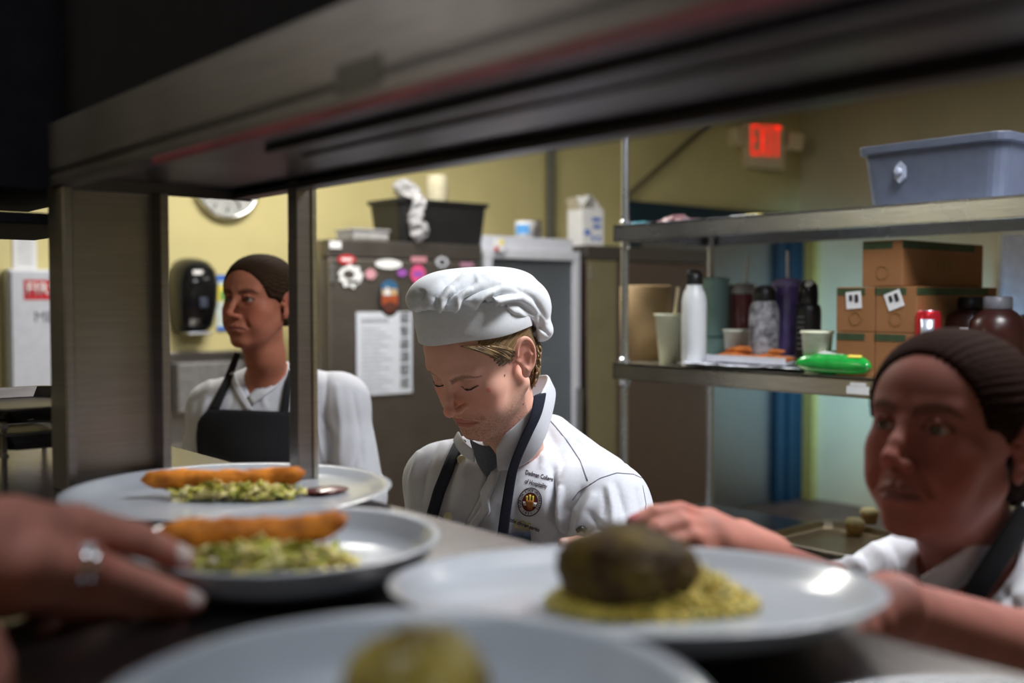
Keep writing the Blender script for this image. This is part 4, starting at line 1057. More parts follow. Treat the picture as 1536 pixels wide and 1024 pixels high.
def person(name, label, x, y): return thing(name, label, 'person', (x, y, 0))
def off(o, root): 
    """mesh data given in world places; root is unrotated"""
    o.data.transform(Matrix.Translation(-Vector(root.location))); return o
def soft(fn, lo, hi, h, it=2):
    V, Q = nets(fn, lo, hi, h); return relax(V, Q, it, .5), Q
def ray_hit(bvh, px, py):
    d = ray(px, py).normalized(); h = bvh.ray_cast(CAM, d, 6)
    return h
def drape(name, bvh, left, right, mat, root, nu=8, nv=30, lift=.003, thick=.002, fall=None, outline=None, smooth=True, wave=0.):
    """strip of cloth laid on a body between two edges (polylines as seen from the front)"""
    def samp(poly, t):
        L = [0]
        for i in range(len(poly) - 1): L.append(L[-1] + math.hypot(poly[i + 1][0] - poly[i][0], poly[i + 1][1] - poly[i][1]))
        q = t * L[-1]
        for i in range(len(poly) - 1):
            if q <= L[i + 1] or i == len(poly) - 2:
                k = (q - L[i]) / max(1e-9, L[i + 1] - L[i]); return (poly[i][0] + k * (poly[i + 1][0] - poly[i][0]), poly[i][1] + k * (poly[i + 1][1] - poly[i][1]))
    pts = [[None] * (nu + 1) for _ in range(nv + 1)]; last = None
    for j in range(nv + 1):
        a, b = samp(left, j / nv), samp(right, j / nv)
        for i in range(nu + 1):
            u = i / nu; q = (a[0] + (b[0] - a[0]) * u, a[1] + (b[1] - a[1]) * u)
            h = ray_hit(bvh, *q)
            if h[0] is not None: Y = h[0].y; last = Y
            else: Y = None
            pts[j][i] = (q, Y)
    for j in range(nv + 1):          # fill misses from neighbours
        for i in range(nu + 1):
            if pts[j][i][1] is None:
                best = None
                for jj in range(nv + 1):
                    for ii in range(nu + 1):
                        if pts[jj][ii][1] is not None:
                            dd = (jj - j) ** 2 + (ii - i) ** 2
                            if best is None or dd < best[0]: best = (dd, pts[jj][ii][1])
                Y = best[1] if best else (fall or 2.)
                pts[j][i] = (pts[j][i][0], Y, True)
    Ys = np.array([[p[1] for p in r] for r in pts])
    for _ in range(2):
        Yp = np.pad(Ys, 1, mode='edge'); Ys = np.minimum(Ys, (Yp[:-2, 1:-1] + Yp[2:, 1:-1] + Yp[1:-1, :-2] + Yp[1:-1, 2:]) / 4)
    rows = [[at(pts[j][i][0][0], pts[j][i][0][1], Ys[j, i] - lift - wave * sin(i / nu * pi * 2) * .5) for i in range(nu + 1)] for j in range(nv + 1)]
    m = MB(); m.grid(rows); 
    o = m.build(name, mat, root, smooth=smooth)
    md = o.modifiers.new('Solidify', 'SOLIDIFY'); md.thickness = thick; md.offset = 0
    return off(o, root)
def on_cloth_text(body, bvh, origin, ux, uy, mat, root, name='embroidery', lift=.0015, **kw):
    """lettering sewn on the cloth; origin and axes as seen from the front"""
    me = text_mesh(body, 1., **kw)
    bm = bmesh.new(); bm.from_mesh(me); bmesh.ops.triangulate(bm, faces=bm.faces[:])
    for v in bm.verts:
        px = origin[0] + v.co.x * ux[0] + v.co.y * uy[0]; py = origin[1] + v.co.x * ux[1] + v.co.y * uy[1]
        h = ray_hit(bvh, px, py)
        v.co = (h[0] - ray(px, py).normalized() * lift) if h[0] is not None else at(px, py, 1.9)
    me2 = bpy.data.meshes.new(name); bm.to_mesh(me2); bm.free()
    return off(link(name, me2, mat, root), root)
def ring_cloth(bvh, c, rx, ry, rot, r0, r1, mat, root, name, seg=48, lift=.0012):
    m = MB(); rows = []
    for rr in (r0, (r0 + r1) / 2, r1):
        row = []
        for k in range(seg):
            a = 2 * pi * k / seg; x, y = cos(a) * rx * rr, sin(a) * ry * rr
            px = c[0] + x * cos(rot) - y * sin(rot); py = c[1] + x * sin(rot) + y * cos(rot)
            h = ray_hit(bvh, px, py); d = ray(px, py).normalized()
            row.append((h[0] - d * lift) if h[0] is not None else at(px, py, 1.85))
        rows.append(row)
    m.grid(rows, close_u=True)
    return off(m.build(name, mat, root), root)
def legs(root, hip, foot_y, x0, w=.10):
    bx, by = root.location.x, root.location.y
    def fn(P):
        d = ell(P, (hip[0], hip[1], hip[2]), (.17, .12, .13))
        for sx in (-1, 1):
            d = smin(d, chain(P, [(hip[0] + sx * w, hip[1], hip[2] - .06), (hip[0] + sx * w * 1.05, hip[1] - .03, .50), (hip[0] + sx * w * 1.05, hip[1] + .02, .07)], [.095, .065, .055]), .03)
        return d
    V, Q = soft(fn, (hip[0] - .26, hip[1] - .2, .05), (hip[0] + .26, hip[1] + .2, hip[2] + .16), .014)
    o = link('trousers', np_mesh('trousers', V, Q), M_trous, root); off(o, root)
    for sx in (-1, 1):
        def fs(P): return smin(ell(P, (hip[0] + sx * w * 1.05, hip[1] - .05, .045), (.045, .13, .045)), ell(P, (hip[0] + sx * w * 1.05, hip[1] + .03, .06), (.045, .05, .06)), .02)
        V, Q = soft(fs, (hip[0] + sx * w * 1.05 - .06, hip[1] - .2, -.0), (hip[0] + sx * w * 1.05 + .06, hip[1] + .1, .13), .008)
        V[:, 2] = np.maximum(V[:, 2], .002)
        off(link('shoe', np_mesh('shoe', V, Q), M_blackp, root), root)
def hand_sdf(P, wrist, palm_pts, fingers, k=.006):
    """palm: capsules from the wrist to each knuckle; fingers: lists of (point, radius)"""
    d = None
    for (p, r) in palm_pts:
        c = cap(P, wrist[0], p, wrist[1], r); d = c if d is None else smin(d, c, .014)
    for f in fingers:
        c = chain(P, [q[0] for q in f], [q[1] for q in f], .003)
        d = smin(d, c, k)
    return d
def eyes(H, root, iris=(.06, .035, .02), gz=(0, -1, 0)):
    g = Vector(gz).normalized()
    for sx in (-1, 1):
        c = H.wld((sx * .031, -.0712, .001)); R = .0132 * H.k
        b = bmesh.new(); bmesh.ops.create_uvsphere(b, u_segments=32, v_segments=24, radius=R)
        me = bpy.data.meshes.new('eye'); b.to_mesh(me); b.free()
        g3 = Vector((H.R @ np.array([g.x, g.y, g.z], dtype=f32)).tolist())
        V = np.array([v.co[:] for v in me.vertices]); a = np.degrees(np.arccos(np.clip(V @ np.array(g3) / R, -1, 1)))
        col = np.tile(np.array([.36, .31, .29]), (len(V), 1)); col[a < 29] = iris; col[a < 13] = (.004, .004, .004)
        ca = me.color_attributes.new('Col', 'FLOAT_COLOR', 'POINT'); c4 = np.ones((len(V), 4), dtype=f32); c4[:, :3] = col; ca.data.foreach_set('color', c4.ravel())
        me.transform(Matrix.Translation(c)); o = link('eye', me, M_eye, root, smooth=True); off(o, root)
M_eye = vcol('eye_wet', .08, 0, .5)
def hair_cap(H, root, mat, name='hair', front=.066, thick=.008, h=.0022, nape=-.075, bun=None, part=0., grooves=70, window=None, ear_cut=True, extra=None):
    k = H.k
    def fn(P):
        L = H.loc(P); X = L.copy(); X[:, 0] = np.abs(X[:, 0])
        d = ell(X, (0, .014, .031), (.0745 + thick, .094 + thick, .080 + thick))
        d = smin(d, ell(X, (0, -.026, .030), (.066 + thick * .8, .058 + thick * .2, .066 + thick * .8)), .03)
        d = smin(d, ell(X, (0, .060, -.030), (.056, .045, .06)), .02)
        win = window or ((0, -.105, -.015), (.075, .115, front + .030))
        d = smax(d, -ell(X, *win), .012)
        d = smax(d, nape - L[:, 2], .01)
        side = X[:, 1] * 0 + 1
        # keep hair behind the ears low down
        d = smax(d, -(L[:, 1] * 0 + ell(X, (.075, -.040, -.055), (.06, .052, .060))), .006)
        if ear_cut: d = smax(d, -ell(X, (.084, .008, -.010), (.020, .018, .034)), .005)
        if extra: d = extra(L, d)
        if bun: d = smin(d, ell(L, bun[0], bun[1]), .012)
        ang = np.arctan2(L[:, 0] + part, L[:, 2] - .0 + .001)
        w = .5 + .5 * np.sin(ang * grooves + 3 * np.sin(L[:, 1] * 40) + 2 * np.sin(ang * 9)) 
        return (d + .0020 * w) * k
    c = H.c; r = .16 * k
    V, Q = nets(fn, c - r, c + r, h); V = relax(V, Q, 1, .4)
    L = H.loc(V.astype(f32)); ang = np.arctan2(L[:, 0] + part, L[:, 2])
    st = .5 + .5 * np.sin(ang * grooves * 2.3 + 4 * np.sin(L[:, 1] * 30)); 
    base, hi = mat[1], mat[2]
    col = np.array(base)[None] * (1 - st[:, None]) + np.array(hi)[None] * st[:, None]
    o = link(name, np_mesh(name, V, Q, col), mat[0], root); off(o, root); return o
M_hair = vcol('hair_dark', .8, 0, .03)
def skin_mesh(root, H, parts, mat, name='body'):
    V, Q, Cc = merge(parts)
    o = link(name, np_mesh(name, V, Q, Cc), mat, root); off(o, root); return o
def limb_part(fn, lo, hi, h, col, nails=(), it=1, redk=(), lob=None):
    V, Q = nets(fn, lo, hi, h); V = relax(V, Q, it, .4)
    c = np.tile(np.array(col), (len(V), 1)) * (1 + .10 * nz3(V, 120, 11))[:, None]
    for p, r in redk:
        d = np.linalg.norm(V - np.array(p), axis=1); m = np.clip(1.2 - d / r, 0, 1)[:, None] * .5; c = c * (1 - m) + np.array((col[0] * 1.1, col[1] * .6, col[2] * .6)) * m
    for p, r, nc in nails:
        d = np.linalg.norm(V - np.array(p), axis=1); m = (d < r)[:, None]; c = np.where(m, np.array(nc), c)
    return V, Q, c
def bounds(pts, pad): 
    A = np.array([list(p) for p in pts]); return A.min(0) - pad, A.max(0) + pad

# ------------------------------------------------------------------ the chef in the middle
CH = person('person', 'cook in white floppy chef hat and white jacket looking down in the middle', .06, 2.05)
HC = Head(at(722, 531, 1.80), 39, 32, 3, 1.04, closed=True, neck=([at(770, 648, 1.885), at(785, 715, 1.985)], [.050, .049, .050]),
          skin=(.80, .45, .345), lips=(.48, .15, .13), brow=(.13, .075, .04), stubble=.55)
Vh, Qh = HC.mesh(.0019); ch = HC.color(Vh)
# small moles
for (mx, my) in ((757, 563), (785, 606), (733, 585)):
    b = bvh_of(Vh, Qh) if 'bC' not in globals() else bC
    bC = b; hh = ray_hit(b, mx, my)
    if hh[0] is not None:
        m = (np.linalg.norm(Vh - np.array(hh[0]), axis=1) < (.0022 if mx != 733 else .004))[:, None]
        ch = np.where(m, np.array((.16, .06, .04)) if mx != 733 else ch * np.array((1.0, .72, .72)), ch)
SL, SR = at(668, 728, 1.98), at(908, 760, 1.86)
EL, ER = at(640, 885, 1.86), at(962, 890, 1.74)
WL, WR = at(705, 905, 1.62), at(950, 832, 1.56)
NB_ = at(775, 672, 1.94)
def chef_arms(P):
    d = chain(P, [SL, EL, WL], [.048, .040, .028], .02); d = smin(d, chain(P, [SR, ER, WR], [.050, .042, .028], .02), .02)
    d = smin(d, cap(P, SL, SR, .05), .03); d = smin(d, cap(P, at(790, 735, 2.0), at(795, 710, 2.0), .055), .03)
    d = smin(d, ell(P, at(790, 830, 1.99), (.14, .09, .17)), .04)
    d = smin(d, cap(P, at(790, 850, 2.0), (.08, 2.13, .95), .12), .05)
    return d
lo, hi = bounds([SL, SR, EL, ER, WL, WR, NB_, (.08, 2.13, .95)], .14)
pa = limb_part(chef_arms, lo, hi, .007, HC.skin)
# chef's near hand, fingers towards the plates
wr = (WR, .026)
fing = [
    [(at(915, 822, 1.53), .0115), (at(890, 816, 1.50), .0105), (at(866, 813, 1.485), .0095), (at(845, 815, 1.475), .0082)],
    [(at(922, 815, 1.54), .0115), (at(905, 812, 1.53), .0105), (at(885, 812, 1.53), .0095), (at(868, 818, 1.53), .0082)],
    [(at(930, 832, 1.52), .0115), (at(905, 832, 1.49), .0105), (at(880, 832, 1.48), .0095), (at(862, 838, 1.47), .0080)],
    [(at(935, 843, 1.52), .010), (at(912, 846, 1.49), .0095), (at(893, 850, 1.48), .0085), (at(878, 856, 1.475), .0072)],
    [(at(945, 850, 1.55), .013), (at(925, 862, 1.51), .0115), (at(900, 868, 1.48), .0100), (at(880, 870, 1.46), .0085)]]
palm = [(fing[0][0][0], .013), (fing[1][0][0], .013), (fing[2][0][0], .013), (fing[3][0][0], .011), (fing[4][0][0], .013)]
lo, hi = bounds([WR] + [q[0] for f in fing for q in f], .035)
ph = limb_part(lambda P: hand_sdf(P, wr, palm, fing), lo, hi, .0022, (.60, .33, .25), nails=[(fing[0][3][0] + Vector((.002, -.004, .005)), .006, (.62, .42, .36))])
wl = (WL, .026)
fing2 = [[(at(722 + 3 * i, 915 + 6 * i, 1.56 + .006 * i), .0115), (at(740 + 2 * i, 925 + 6 * i, 1.53 + .006 * i), .0105), (at(752, 938 + 6 * i, 1.51 + .006 * i), .0095), (at(756, 950 + 6 * i, 1.505 + .006 * i), .008)] for i in range(4)]
fing2.append([(at(712, 900, 1.58), .013), (at(735, 905, 1.54), .0115), (at(755, 915, 1.52), .010), (at(770, 927, 1.51), .0085)])
lo, hi = bounds([WL] + [q[0] for f in fing2 for q in f], .035)
ph2 = limb_part(lambda P: hand_sdf(P, wl, [(f[0][0], .012) for f in fing2], fing2), lo, hi, .0026, (.60, .33, .25))
skin_mesh(CH, HC, [(Vh, Qh, ch), pa, ph, ph2], M_skin)
lash = MB()
for sx in (-1, 1):
    lash.tube([HC.wld((sx * x, y, z)) for x, y, z in ((.0180, -.0800, -.0050), (.024, -.0856, -.0060), (.031, -.0875, -.0062), (.038, -.0855, -.0056), (.0455, -.0785, -.0035))], [.0005, .0012, .0015, .0014, .0006], 6)
off(lash.build('eyelashes', mk('lash_brown', (.03, .015, .01), .7), CH), CH)
# jacket
def chef_jacket(P):
    d = cap(P, SL, SR, .070, .074)
    d = smin(d, cap(P, at(738, 690, 1.99), at(662, 716, 2.0), .058, .066), .03)
    d = smin(d, cap(P, at(818, 672, 2.02), at(890, 738, 1.95), .066, .078), .04)
    d = smin(d, ell(P, at(785, 815, 1.985), (.165, .115, .19)), .05)
    d = smin(d, cap(P, at(735, 742, 1.945), at(800, 736, 1.945), .085), .03)
    d = smin(d, cap(P, at(790, 840, 2.0), (.08, 2.13, .95), .145, .17), .06)
    d = smin(d, cap(P, SL, EL, .068, .058), .03); d = smin(d, cap(P, EL, EL.lerp(WL, .75), .056, .045), .02)
    d = smin(d, cap(P, SR, ER, .076, .062), .03); d = smin(d, cap(P, ER, ER.lerp(WR, .80), .060, .050), .02)
    # clear the neck
    d = smax(d, -cap(P, at(752, 600, 1.86), at(762, 644, 1.885), .060, .046), .012)
    return d
lo, hi = bounds([SL, SR, EL, ER, WL, WR, NB_, (.08, 2.13, .90), (.0, 2.2, 1.45)], .19)
Vj, Qj = soft(chef_jacket, lo, hi, .0042)
fl = [([(700, 690), (693, 730), (668, 790)], 5, .004), ([(655, 665), (640, 700), (632, 760)], 7, -.005), ([(628, 680), (618, 720), (615, 780)], 5, .004),
      ([(720, 720), (708, 755), (690, 800)], 4, -.004), ([(742, 715), (738, 750), (726, 800)], 4, .0035),
      ([(830, 700), (828, 740), (830, 780), (842, 820)], 5, -.015), ([(815, 690), (845, 660), (866, 650)], 5, .004),
      ([(840, 735), (836, 770), (838, 805)], 5, .009), ([(872, 735), (852, 765), (846, 815)], 6, -.007), ([(888, 745), (872, 780), (862, 815)], 7, .007),
      ([(905, 735), (908, 755), (904, 775)], 4, -.003), ([(925, 725), (932, 750), (940, 780)], 5, -.004), ([(912, 730), (918, 760), (920, 790)], 5, .004),
      ([(820, 640), (845, 690), (838, 720)], 5, -.004), ([(840, 630), (865, 660), (900, 680)], 6, -.003), ([(860, 625), (905, 660), (945, 700)], 6, .003),
      ([(955, 735), (962, 770), (958, 805)], 4, -.004), ([(870, 800), (900, 790), (935, 800)], 5, -.004), ([(885, 770), (905, 800), (930, 806)], 5, -.005),
      ([(800, 660), (815, 690), (812, 705)], 4, .003), ([(645, 640), (665, 650), (680, 668)], 4, -.003), ([(742, 760), (752, 780), (750, 800)], 4, -.003)]
Vj = folds(Vj, Qj, [(p_, w_, a_ * 1.6) for p_, w_, a_ in fl])
Nj = vnormals(Vj, Qj); Vj = Vj + Nj * (.0013 * nz3(Vj, 45, 2))[:, None]
jk = link('jacket', np_mesh('jacket', Vj, Qj), M_cloth, CH); off(jk, CH)
bj = bvh_of(Vj, Qj)
def ruled(top, bot, name, mat, root, thick=.004, n=24, mid=.0):
    def sp(pl):
        P = [at(*p) for p in pl]; out = []
        for i in range(n + 1):
            t = i / n * (len(P) - 1); k = min(int(t), len(P) - 2); f = t - k
            p0, p1, p2, p3 = P[max(k - 1, 0)], P[k], P[k + 1], P[min(k + 2, len(P) - 1)]
            out.append(.5 * ((2 * p1) + (-p0 + p2) * f + (2 * p0 - 5 * p1 + 4 * p2 - p3) * f * f + (-p0 + 3 * p1 - 3 * p2 + p3) * f ** 3))
        return out
    A, B = sp(top), sp(bot)
    m = MB(); m.grid([[a.lerp(b, k / 4) + Vector((0, -mid * sin(pi * k / 4), 0)) for a, b in zip(A, B)] for k in range(5)])
    o = m.build(name, mat, root, smooth=True); md = o.modifiers.new('Solidify', 'SOLIDIFY'); md.thickness = thick; md.offset = 0
    s2 = o.modifiers.new('Sub', 'SUBSURF'); s2.levels = 1; s2.render_levels = 1
    return off(o, root)

# overlapping front panels
drape('front_panel', bj, [(748, 682), (736, 706), (722, 742), (706, 772), (688, 800), (680, 850)], [(782, 668), (778, 700), (768, 740), (761, 780), (758, 810), (756, 850)], M_cloth, CH, nu=10, nv=24, lift=.005, thick=.003)
drape('front_panel', bj, [(676, 672), (664, 700), (655, 730), (645, 770), (640, 820)], [(709, 676), (722, 704), (731, 712), (722, 745), (700, 785)], M_cloth, CH, nu=10, nv=24, lift=.003, thick=.002)
drape('lapel_fold', bj, [(745, 690), (733, 716), (720, 738), (722, 760), (704, 785), (688, 808)], [(752, 700), (745, 722), (733, 748), (735, 768), (716, 790), (700, 812)], M_cloth, CH, nu=4, nv=20, lift=.011, thick=.004)
ruled([(744, 672, 1.825), (756, 652, 1.808), (776, 634, 1.805), (797, 612, 1.815), (812, 588, 1.845), (822, 566, 1.90), (812, 562, 1.965), (780, 575, 1.99)],
      [(746, 706, 1.850), (768, 704, 1.840), (794, 692, 1.835), (816, 662, 1.84), (828, 622, 1.865), (833, 590, 1.91), (824, 584, 1.985), (790, 598, 2.01)], 'collar', M_cloth, CH, .005, mid=.004)
ruled([(704, 658, 1.862), (728, 668, 1.838), (754, 662, 1.842)], [(717, 696, 1.866), (731, 716, 1.866), (746, 700, 1.862)], 'undershirt', M_tee, CH, .003, mid=.004)
ruled([(688, 646, 1.92), (693, 656, 1.885), (700, 666, 1.865), (710, 674, 1.855)], [(680, 660, 1.935), (686, 672, 1.905), (696, 684, 1.885), (713, 694, 1.872)], 'collar', M_cloth, CH, .005, 12, mid=.003)
M_seam = mk('grey_piping', (.20, .21, .25), .8)
def piping(pts, r, root, bv, mat, name='seam', lift=.0005, Yf=1.9):
    P = []
    for i in range(len(pts) - 1):
        for k in range(6):
            q = (pts[i][0] + (pts[i + 1][0] - pts[i][0]) * k / 6, pts[i][1] + (pts[i + 1][1] - pts[i][1]) * k / 6); h = ray_hit(bv, *q)
            if h[0] is not None: P.append(h[0] - ray(*q).normalized() * lift)
    return off(MB().tube(P, r, 6).build(name, mat, root, smooth=True), root)
piping([(817, 622), (832, 638), (850, 660), (870, 690), (884, 727)], .0011, CH, bj, M_seam)
piping([(884, 727), (900, 717), (925, 709), (950, 711), (974, 722)], .0011, CH, bj, M_seam)
piping([(884, 727), (868, 737), (857, 752)], .0008, CH, bj, M_seam)
piping([(964, 728), (969, 755), (966, 785)], .0008, CH, bj, M_seam)
# apron
drape('apron_strap', bj, [(686, 653), (668, 690), (650, 735), (636, 785), (630, 830)], [(699, 661), (683, 697), (666, 742), (653, 788), (648, 830)], M_navyc, CH, nu=4, nv=24, lift=.010, thick=.003)
ruled([(801, 592, 1.795), (795, 625, 1.795), (781, 655, 1.80), (763, 700, 1.810), (753, 750, 1.822), (746, 800, 1.83), (743, 830, 1.835)],
      [(820, 588, 1.835), (813, 620, 1.815), (797, 655, 1.81), (778, 700, 1.815), (769, 750, 1.825), (763, 800, 1.83), (760, 830, 1.835)], 'apron_strap', M_navyc, CH, .003)
drape('apron_bib', bj, [(628, 815), (626, 850), (624, 900)], [(795, 797), (800, 840), (803, 900)], M_navyc, CH, nu=14, nv=10, lift=.014, thick=.003)
def button(px, py, bv, root, mat, r=.0085, lift=.008):
    h = ray_hit(bv, px, py); d = ray(px, py).normalized(); n = (h[1] if h[1].dot(d) < 0 else -h[1]); n = (n * .5 - d * .5).normalized()
    q = Vector((0, 0, 1)).rotation_difference(n).to_matrix().to_4x4()
    M = Matrix.Translation(h[0] - d * lift) @ q
    off(MB().lathe([(.001, -.004), (r * .9, -.004), (r, -.001), (r, .001), (r * .8, .0025), (r * .55, .0012), (.001, .001)], 24, M=M).build('button', mat, root, smooth=True), root)
button(692, 689, bj, CH, M_button); button(760, 698, bj, CH, M_button, .008); button(672, 775, bj, CH, M_button)
# embroidery
M_thr = mk('dark_thread', (.03, .012, .025), .8); M_yth = mk('yellow_thread', (.60, .50, .06), .8); M_mar = mk('maroon_thread', (.14, .015, .015), .8); M_wth = mk('white_thread', (.6, .6, .62), .8)
on_cloth_text('Dedman College', bj, (809, 713.5), (6.1, 1.65), (1.5, -9.6), M_thr, CH, bold=.02, lift=.0012)
on_cloth_text('of Hospitality', bj, (804, 725.5), (6.1, 1.55), (2.3, -9.4), M_thr, CH, bold=.02, lift=.0012)
sc_, rt = (794.7, 752.7), math.radians(14)
ring_cloth(bj, sc_, 18, 22, rt, .93, 1.0, M_thr, CH, 'seal_border', lift=.0022)
ring_cloth(bj, sc_, 18, 22, rt, .0, .99, M_wth, CH, 'seal_ground', lift=.0012)
ring_cloth(bj, sc_, 18, 22, rt, .0, .62, M_mar, CH, 'seal_centre', lift=.0020)
ring_cloth(bj, sc_, 18, 22, rt, .62, .66, M_thr, CH, 'seal_inner_ring', lift=.0024)
seal = 'FLORIDA STATE UNIVERSITY'
for i, chh in enumerate(seal + '  '):
    if chh == ' ': continue
    a = math.radians(-215 + i * 250 / len(seal)); x, y = cos(a) * 18 * .80, sin(a) * 22 * .80
    cx = sc_[0] + x * cos(rt) - y * sin(rt); cy = sc_[1] + x * sin(rt) + y * cos(rt); t_ = a + pi / 2 + rt
    on_cloth_text(chh, bj, (cx, cy), (4.6 * cos(t_), 4.6 * sin(t_)), (5.4 * sin(t_), -5.4 * cos(t_)), M_thr, CH, name='seal_letter', bold=.03, lift=.0028)
for i, chh in enumerate('1851'):
    a = math.radians(115 - i * 17); x, y = cos(a) * 18 * .80, sin(a) * 22 * .80
    cx = sc_[0] + x * cos(rt) - y * sin(rt); cy = sc_[1] + x * sin(rt) + y * cos(rt); t_ = a - pi / 2 + rt
    on_cloth_text(chh, bj, (cx, cy), (4.4 * cos(t_), 4.4 * sin(t_)), (5. * sin(t_), -5. * cos(t_)), M_thr, CH, name='seal_letter', bold=.03, lift=.0028)
for dx in (-4.5, 0, 4.5):   # three torches
    drape('seal_torch', bj, [(sc_[0] + dx - 1.4, sc_[1] - 11 + abs(dx) * .4), (sc_[0] + dx - 1.2, sc_[1] - 1)], [(sc_[0] + dx + 1.6, sc_[1] - 11 + abs(dx) * .4), (sc_[0] + dx + 1.2, sc_[1] - 1)], M_yth, CH, 2, 4, .003, .001)
drape('seal_ribbon', bj, [(sc_[0] - 10.5, sc_[1] - 1), (sc_[0] - 9, sc_[1] + 5)], [(sc_[0] + 10.5, sc_[1] + 1), (sc_[0] + 9, sc_[1] + 7)], M_wth, CH, 8, 2, .0026, .001)
drape('seal_shield', bj, [(sc_[0] - 6, sc_[1] - 3), (sc_[0] - 5.5, sc_[1] + 3), (sc_[0] - 3, sc_[1] + 11)], [(sc_[0] + 6, sc_[1] - 2), (sc_[0] + 5.5, sc_[1] + 4), (sc_[0] + 3, sc_[1] + 12)], mk('seal_bronze', (.28, .10, .02), .8), CH, 4, 4, .0035, .001)
on_cloth_text('LDS', bj, (784, 788), (14, 4.2), (3.6, -17.5), M_yth, CH, bold=.005, lift=.002)
on_cloth_text('little dinner series', bj, (786, 787), (6.4, 2.3), (3.4, -7.4), M_thr, CH, bold=.02, lift=.0035)
# pen in the sleeve pocket
piping([(866, 796), (872, 792), (880, 797)], .0045, CH, bj, M_blackp, 'pen', .003)
piping([(905, 806), (925, 802)], .0006, CH, bj, M_seam, 'seam')

# hat
hc = HC.wld((0, .010, .046)) - Vector((0, 0, .010)); HR = frame(math.radians(40), math.radians(9), math.radians(-2)); 
def hw(p): return Vector((HR @ np.array(p, dtype=f32)).tolist()) + hc
rows = []; seg = 72
for (z, e, th) in ((.0, 0, 0), (.001, .001, 0), (.02, .0022, 0), (.040, .003, 0), (.058, .002, 0), (.062, -.001, 0), (.058, -.006, 1), (.03, -.004, 1), (.001, -.004, 1)):
    rows.append([hw(((.0875 + e) * cos(2 * pi * k / seg) + 0, (.1075 + e) * sin(2 * pi * k / seg), z + .006 * (1 + sin(2 * pi * k / seg)) * 0 + .0012 * sin(5 * 2 * pi * k / seg))) - hc for k in range(seg)])
m = MB(); m.grid(rows, close_u=True, close_v=True); band = m.build('hat_band', M_hat, None, smooth=True)
def crown(P):
    hcA = hw((0, 0, .070))
    L = (P - A3(hc)) @ HR
    d = ell(L, (0, -.004, .072), (.093, .112, .026))
    d = smin(d, ell(P, at(705, 446, 1.76), (.090, .095, .046)), .03)
    d = smin(d, ell(P, at(664, 450, 1.72), (.054, .065, .040)), .025)
    d = smin(d, ell(P, at(760, 448, 1.82), (.068, .090, .046)), .03)
    d = smax(d, (.057 + .003 * np.sin(L[:, 0] * 90) - 1.0 * np.clip(P[:, 0] - at(742, 470, 1.8).x, 0, 1)) - L[:, 2], .012)
    d = smin(d, ell(P, at(795, 466, 1.86), (.036, .07, .040)), .03)
    d = smin(d, ell(P, at(811, 495, 1.875), (.022, .05, .020)), .015)
    # cavity so that it sits on the band
    d = smax(d, -ell(L, (0, 0, .0), (.091, .111, .062)), .006)
    d = smax(d, (.052 - L[:, 2]) - .6 * np.clip(L[:, 1] - .06, 0, 1) , .004) if False else d
    return d
lo, hi = bounds([at(620, 520, 1.65), at(840, 390, 1.98), at(700, 390, 1.6)], .05)
Vc, Qc = soft(crown, lo, hi, .0024, 1)
hf = [([(650, 466), (652, 446), (668, 424), (694, 408)], 4.5, -.011), ([(668, 468), (673, 448), (692, 430), (715, 418)], 5, -.014),
      ([(694, 466), (700, 448), (722, 432), (752, 424)], 5, -.014), ([(718, 466), (732, 452), (756, 440), (786, 440)], 4.5, -.013), ([(740, 468), (757, 460), (782, 458), (805, 474)], 4.5, -.012),
      ([(752, 476), (775, 478), (796, 492), (804, 510)], 4.5, -.011), ([(632, 468), (628, 452), (634, 434)], 4, -.007),
      ([(660, 468), (662, 450), (680, 430)], 5, .008), ([(683, 466), (687, 446), (708, 430)], 5, .009), ([(708, 466), (716, 450), (742, 434)], 5, .009), ([(732, 464), (746, 452), (775, 446)], 5, .008),
      ([(750, 470), (778, 468), (800, 482)], 5, .007), ([(700, 408), (728, 402), (760, 416), (790, 430)], 5, -.005), ([(690, 415), (722, 410), (755, 424)], 5, .004),
      ([(776, 430), (803, 448), (822, 482)], 5, -.006), ([(812, 478), (815, 495), (826, 505)], 4, -.006), ([(794, 500), (808, 492), (824, 498)], 4, -.005)]
Vc = folds(Vc, Qc, hf); Nc = vnormals(Vc, Qc); Vc = Vc + Nc * (.0014 * nz3(Vc, 30, 4))[:, None]; Vc = relax(Vc, Qc, 1, .3)
o = link('chef_hat', np_mesh('chef_hat', Vc, Qc), M_hat, CH); off(o, CH); band.parent = o; band.location = (0, 0, 0); band.data.transform(Matrix.Translation(hc - Vector(CH.location)))
# hair: thin cap plus locks at the temple and behind the ear
HG = [vcol('hair_brown', .4, 0, .5), (.10, .060, .028), (.26, .165, .075)]
hair_cap(HC, CH, HG, 'hair', .058, .0035, .0024, -.072, grooves=60, window=((0, -.105, -.01), (.080, .105, .112)))
lk = MB(); bC = bvh_of(Vh, Qh)
def lock(pts, r0, lift, Y=None):
    P = []
    for i in range(len(pts) - 1):
        for k in range(5):
            q = (pts[i][0] + (pts[i + 1][0] - pts[i][0]) * k / 5, pts[i][1] + (pts[i + 1][1] - pts[i][1]) * k / 5)
            if Y: P.append(at(q[0], q[1], Y + .004 * sin(k)))
            else:
                h = ray_hit(bC, *q)
                if h[0] is not None: P.append(h[0] - ray(*q).normalized() * lift)
    if len(P) > 3: lk.tube(P, [r0 * (.35 + .65 * sin(pi * min(1, .15 + .85 * i / (len(P) - 1)))) for i in range(len(P))], 6)
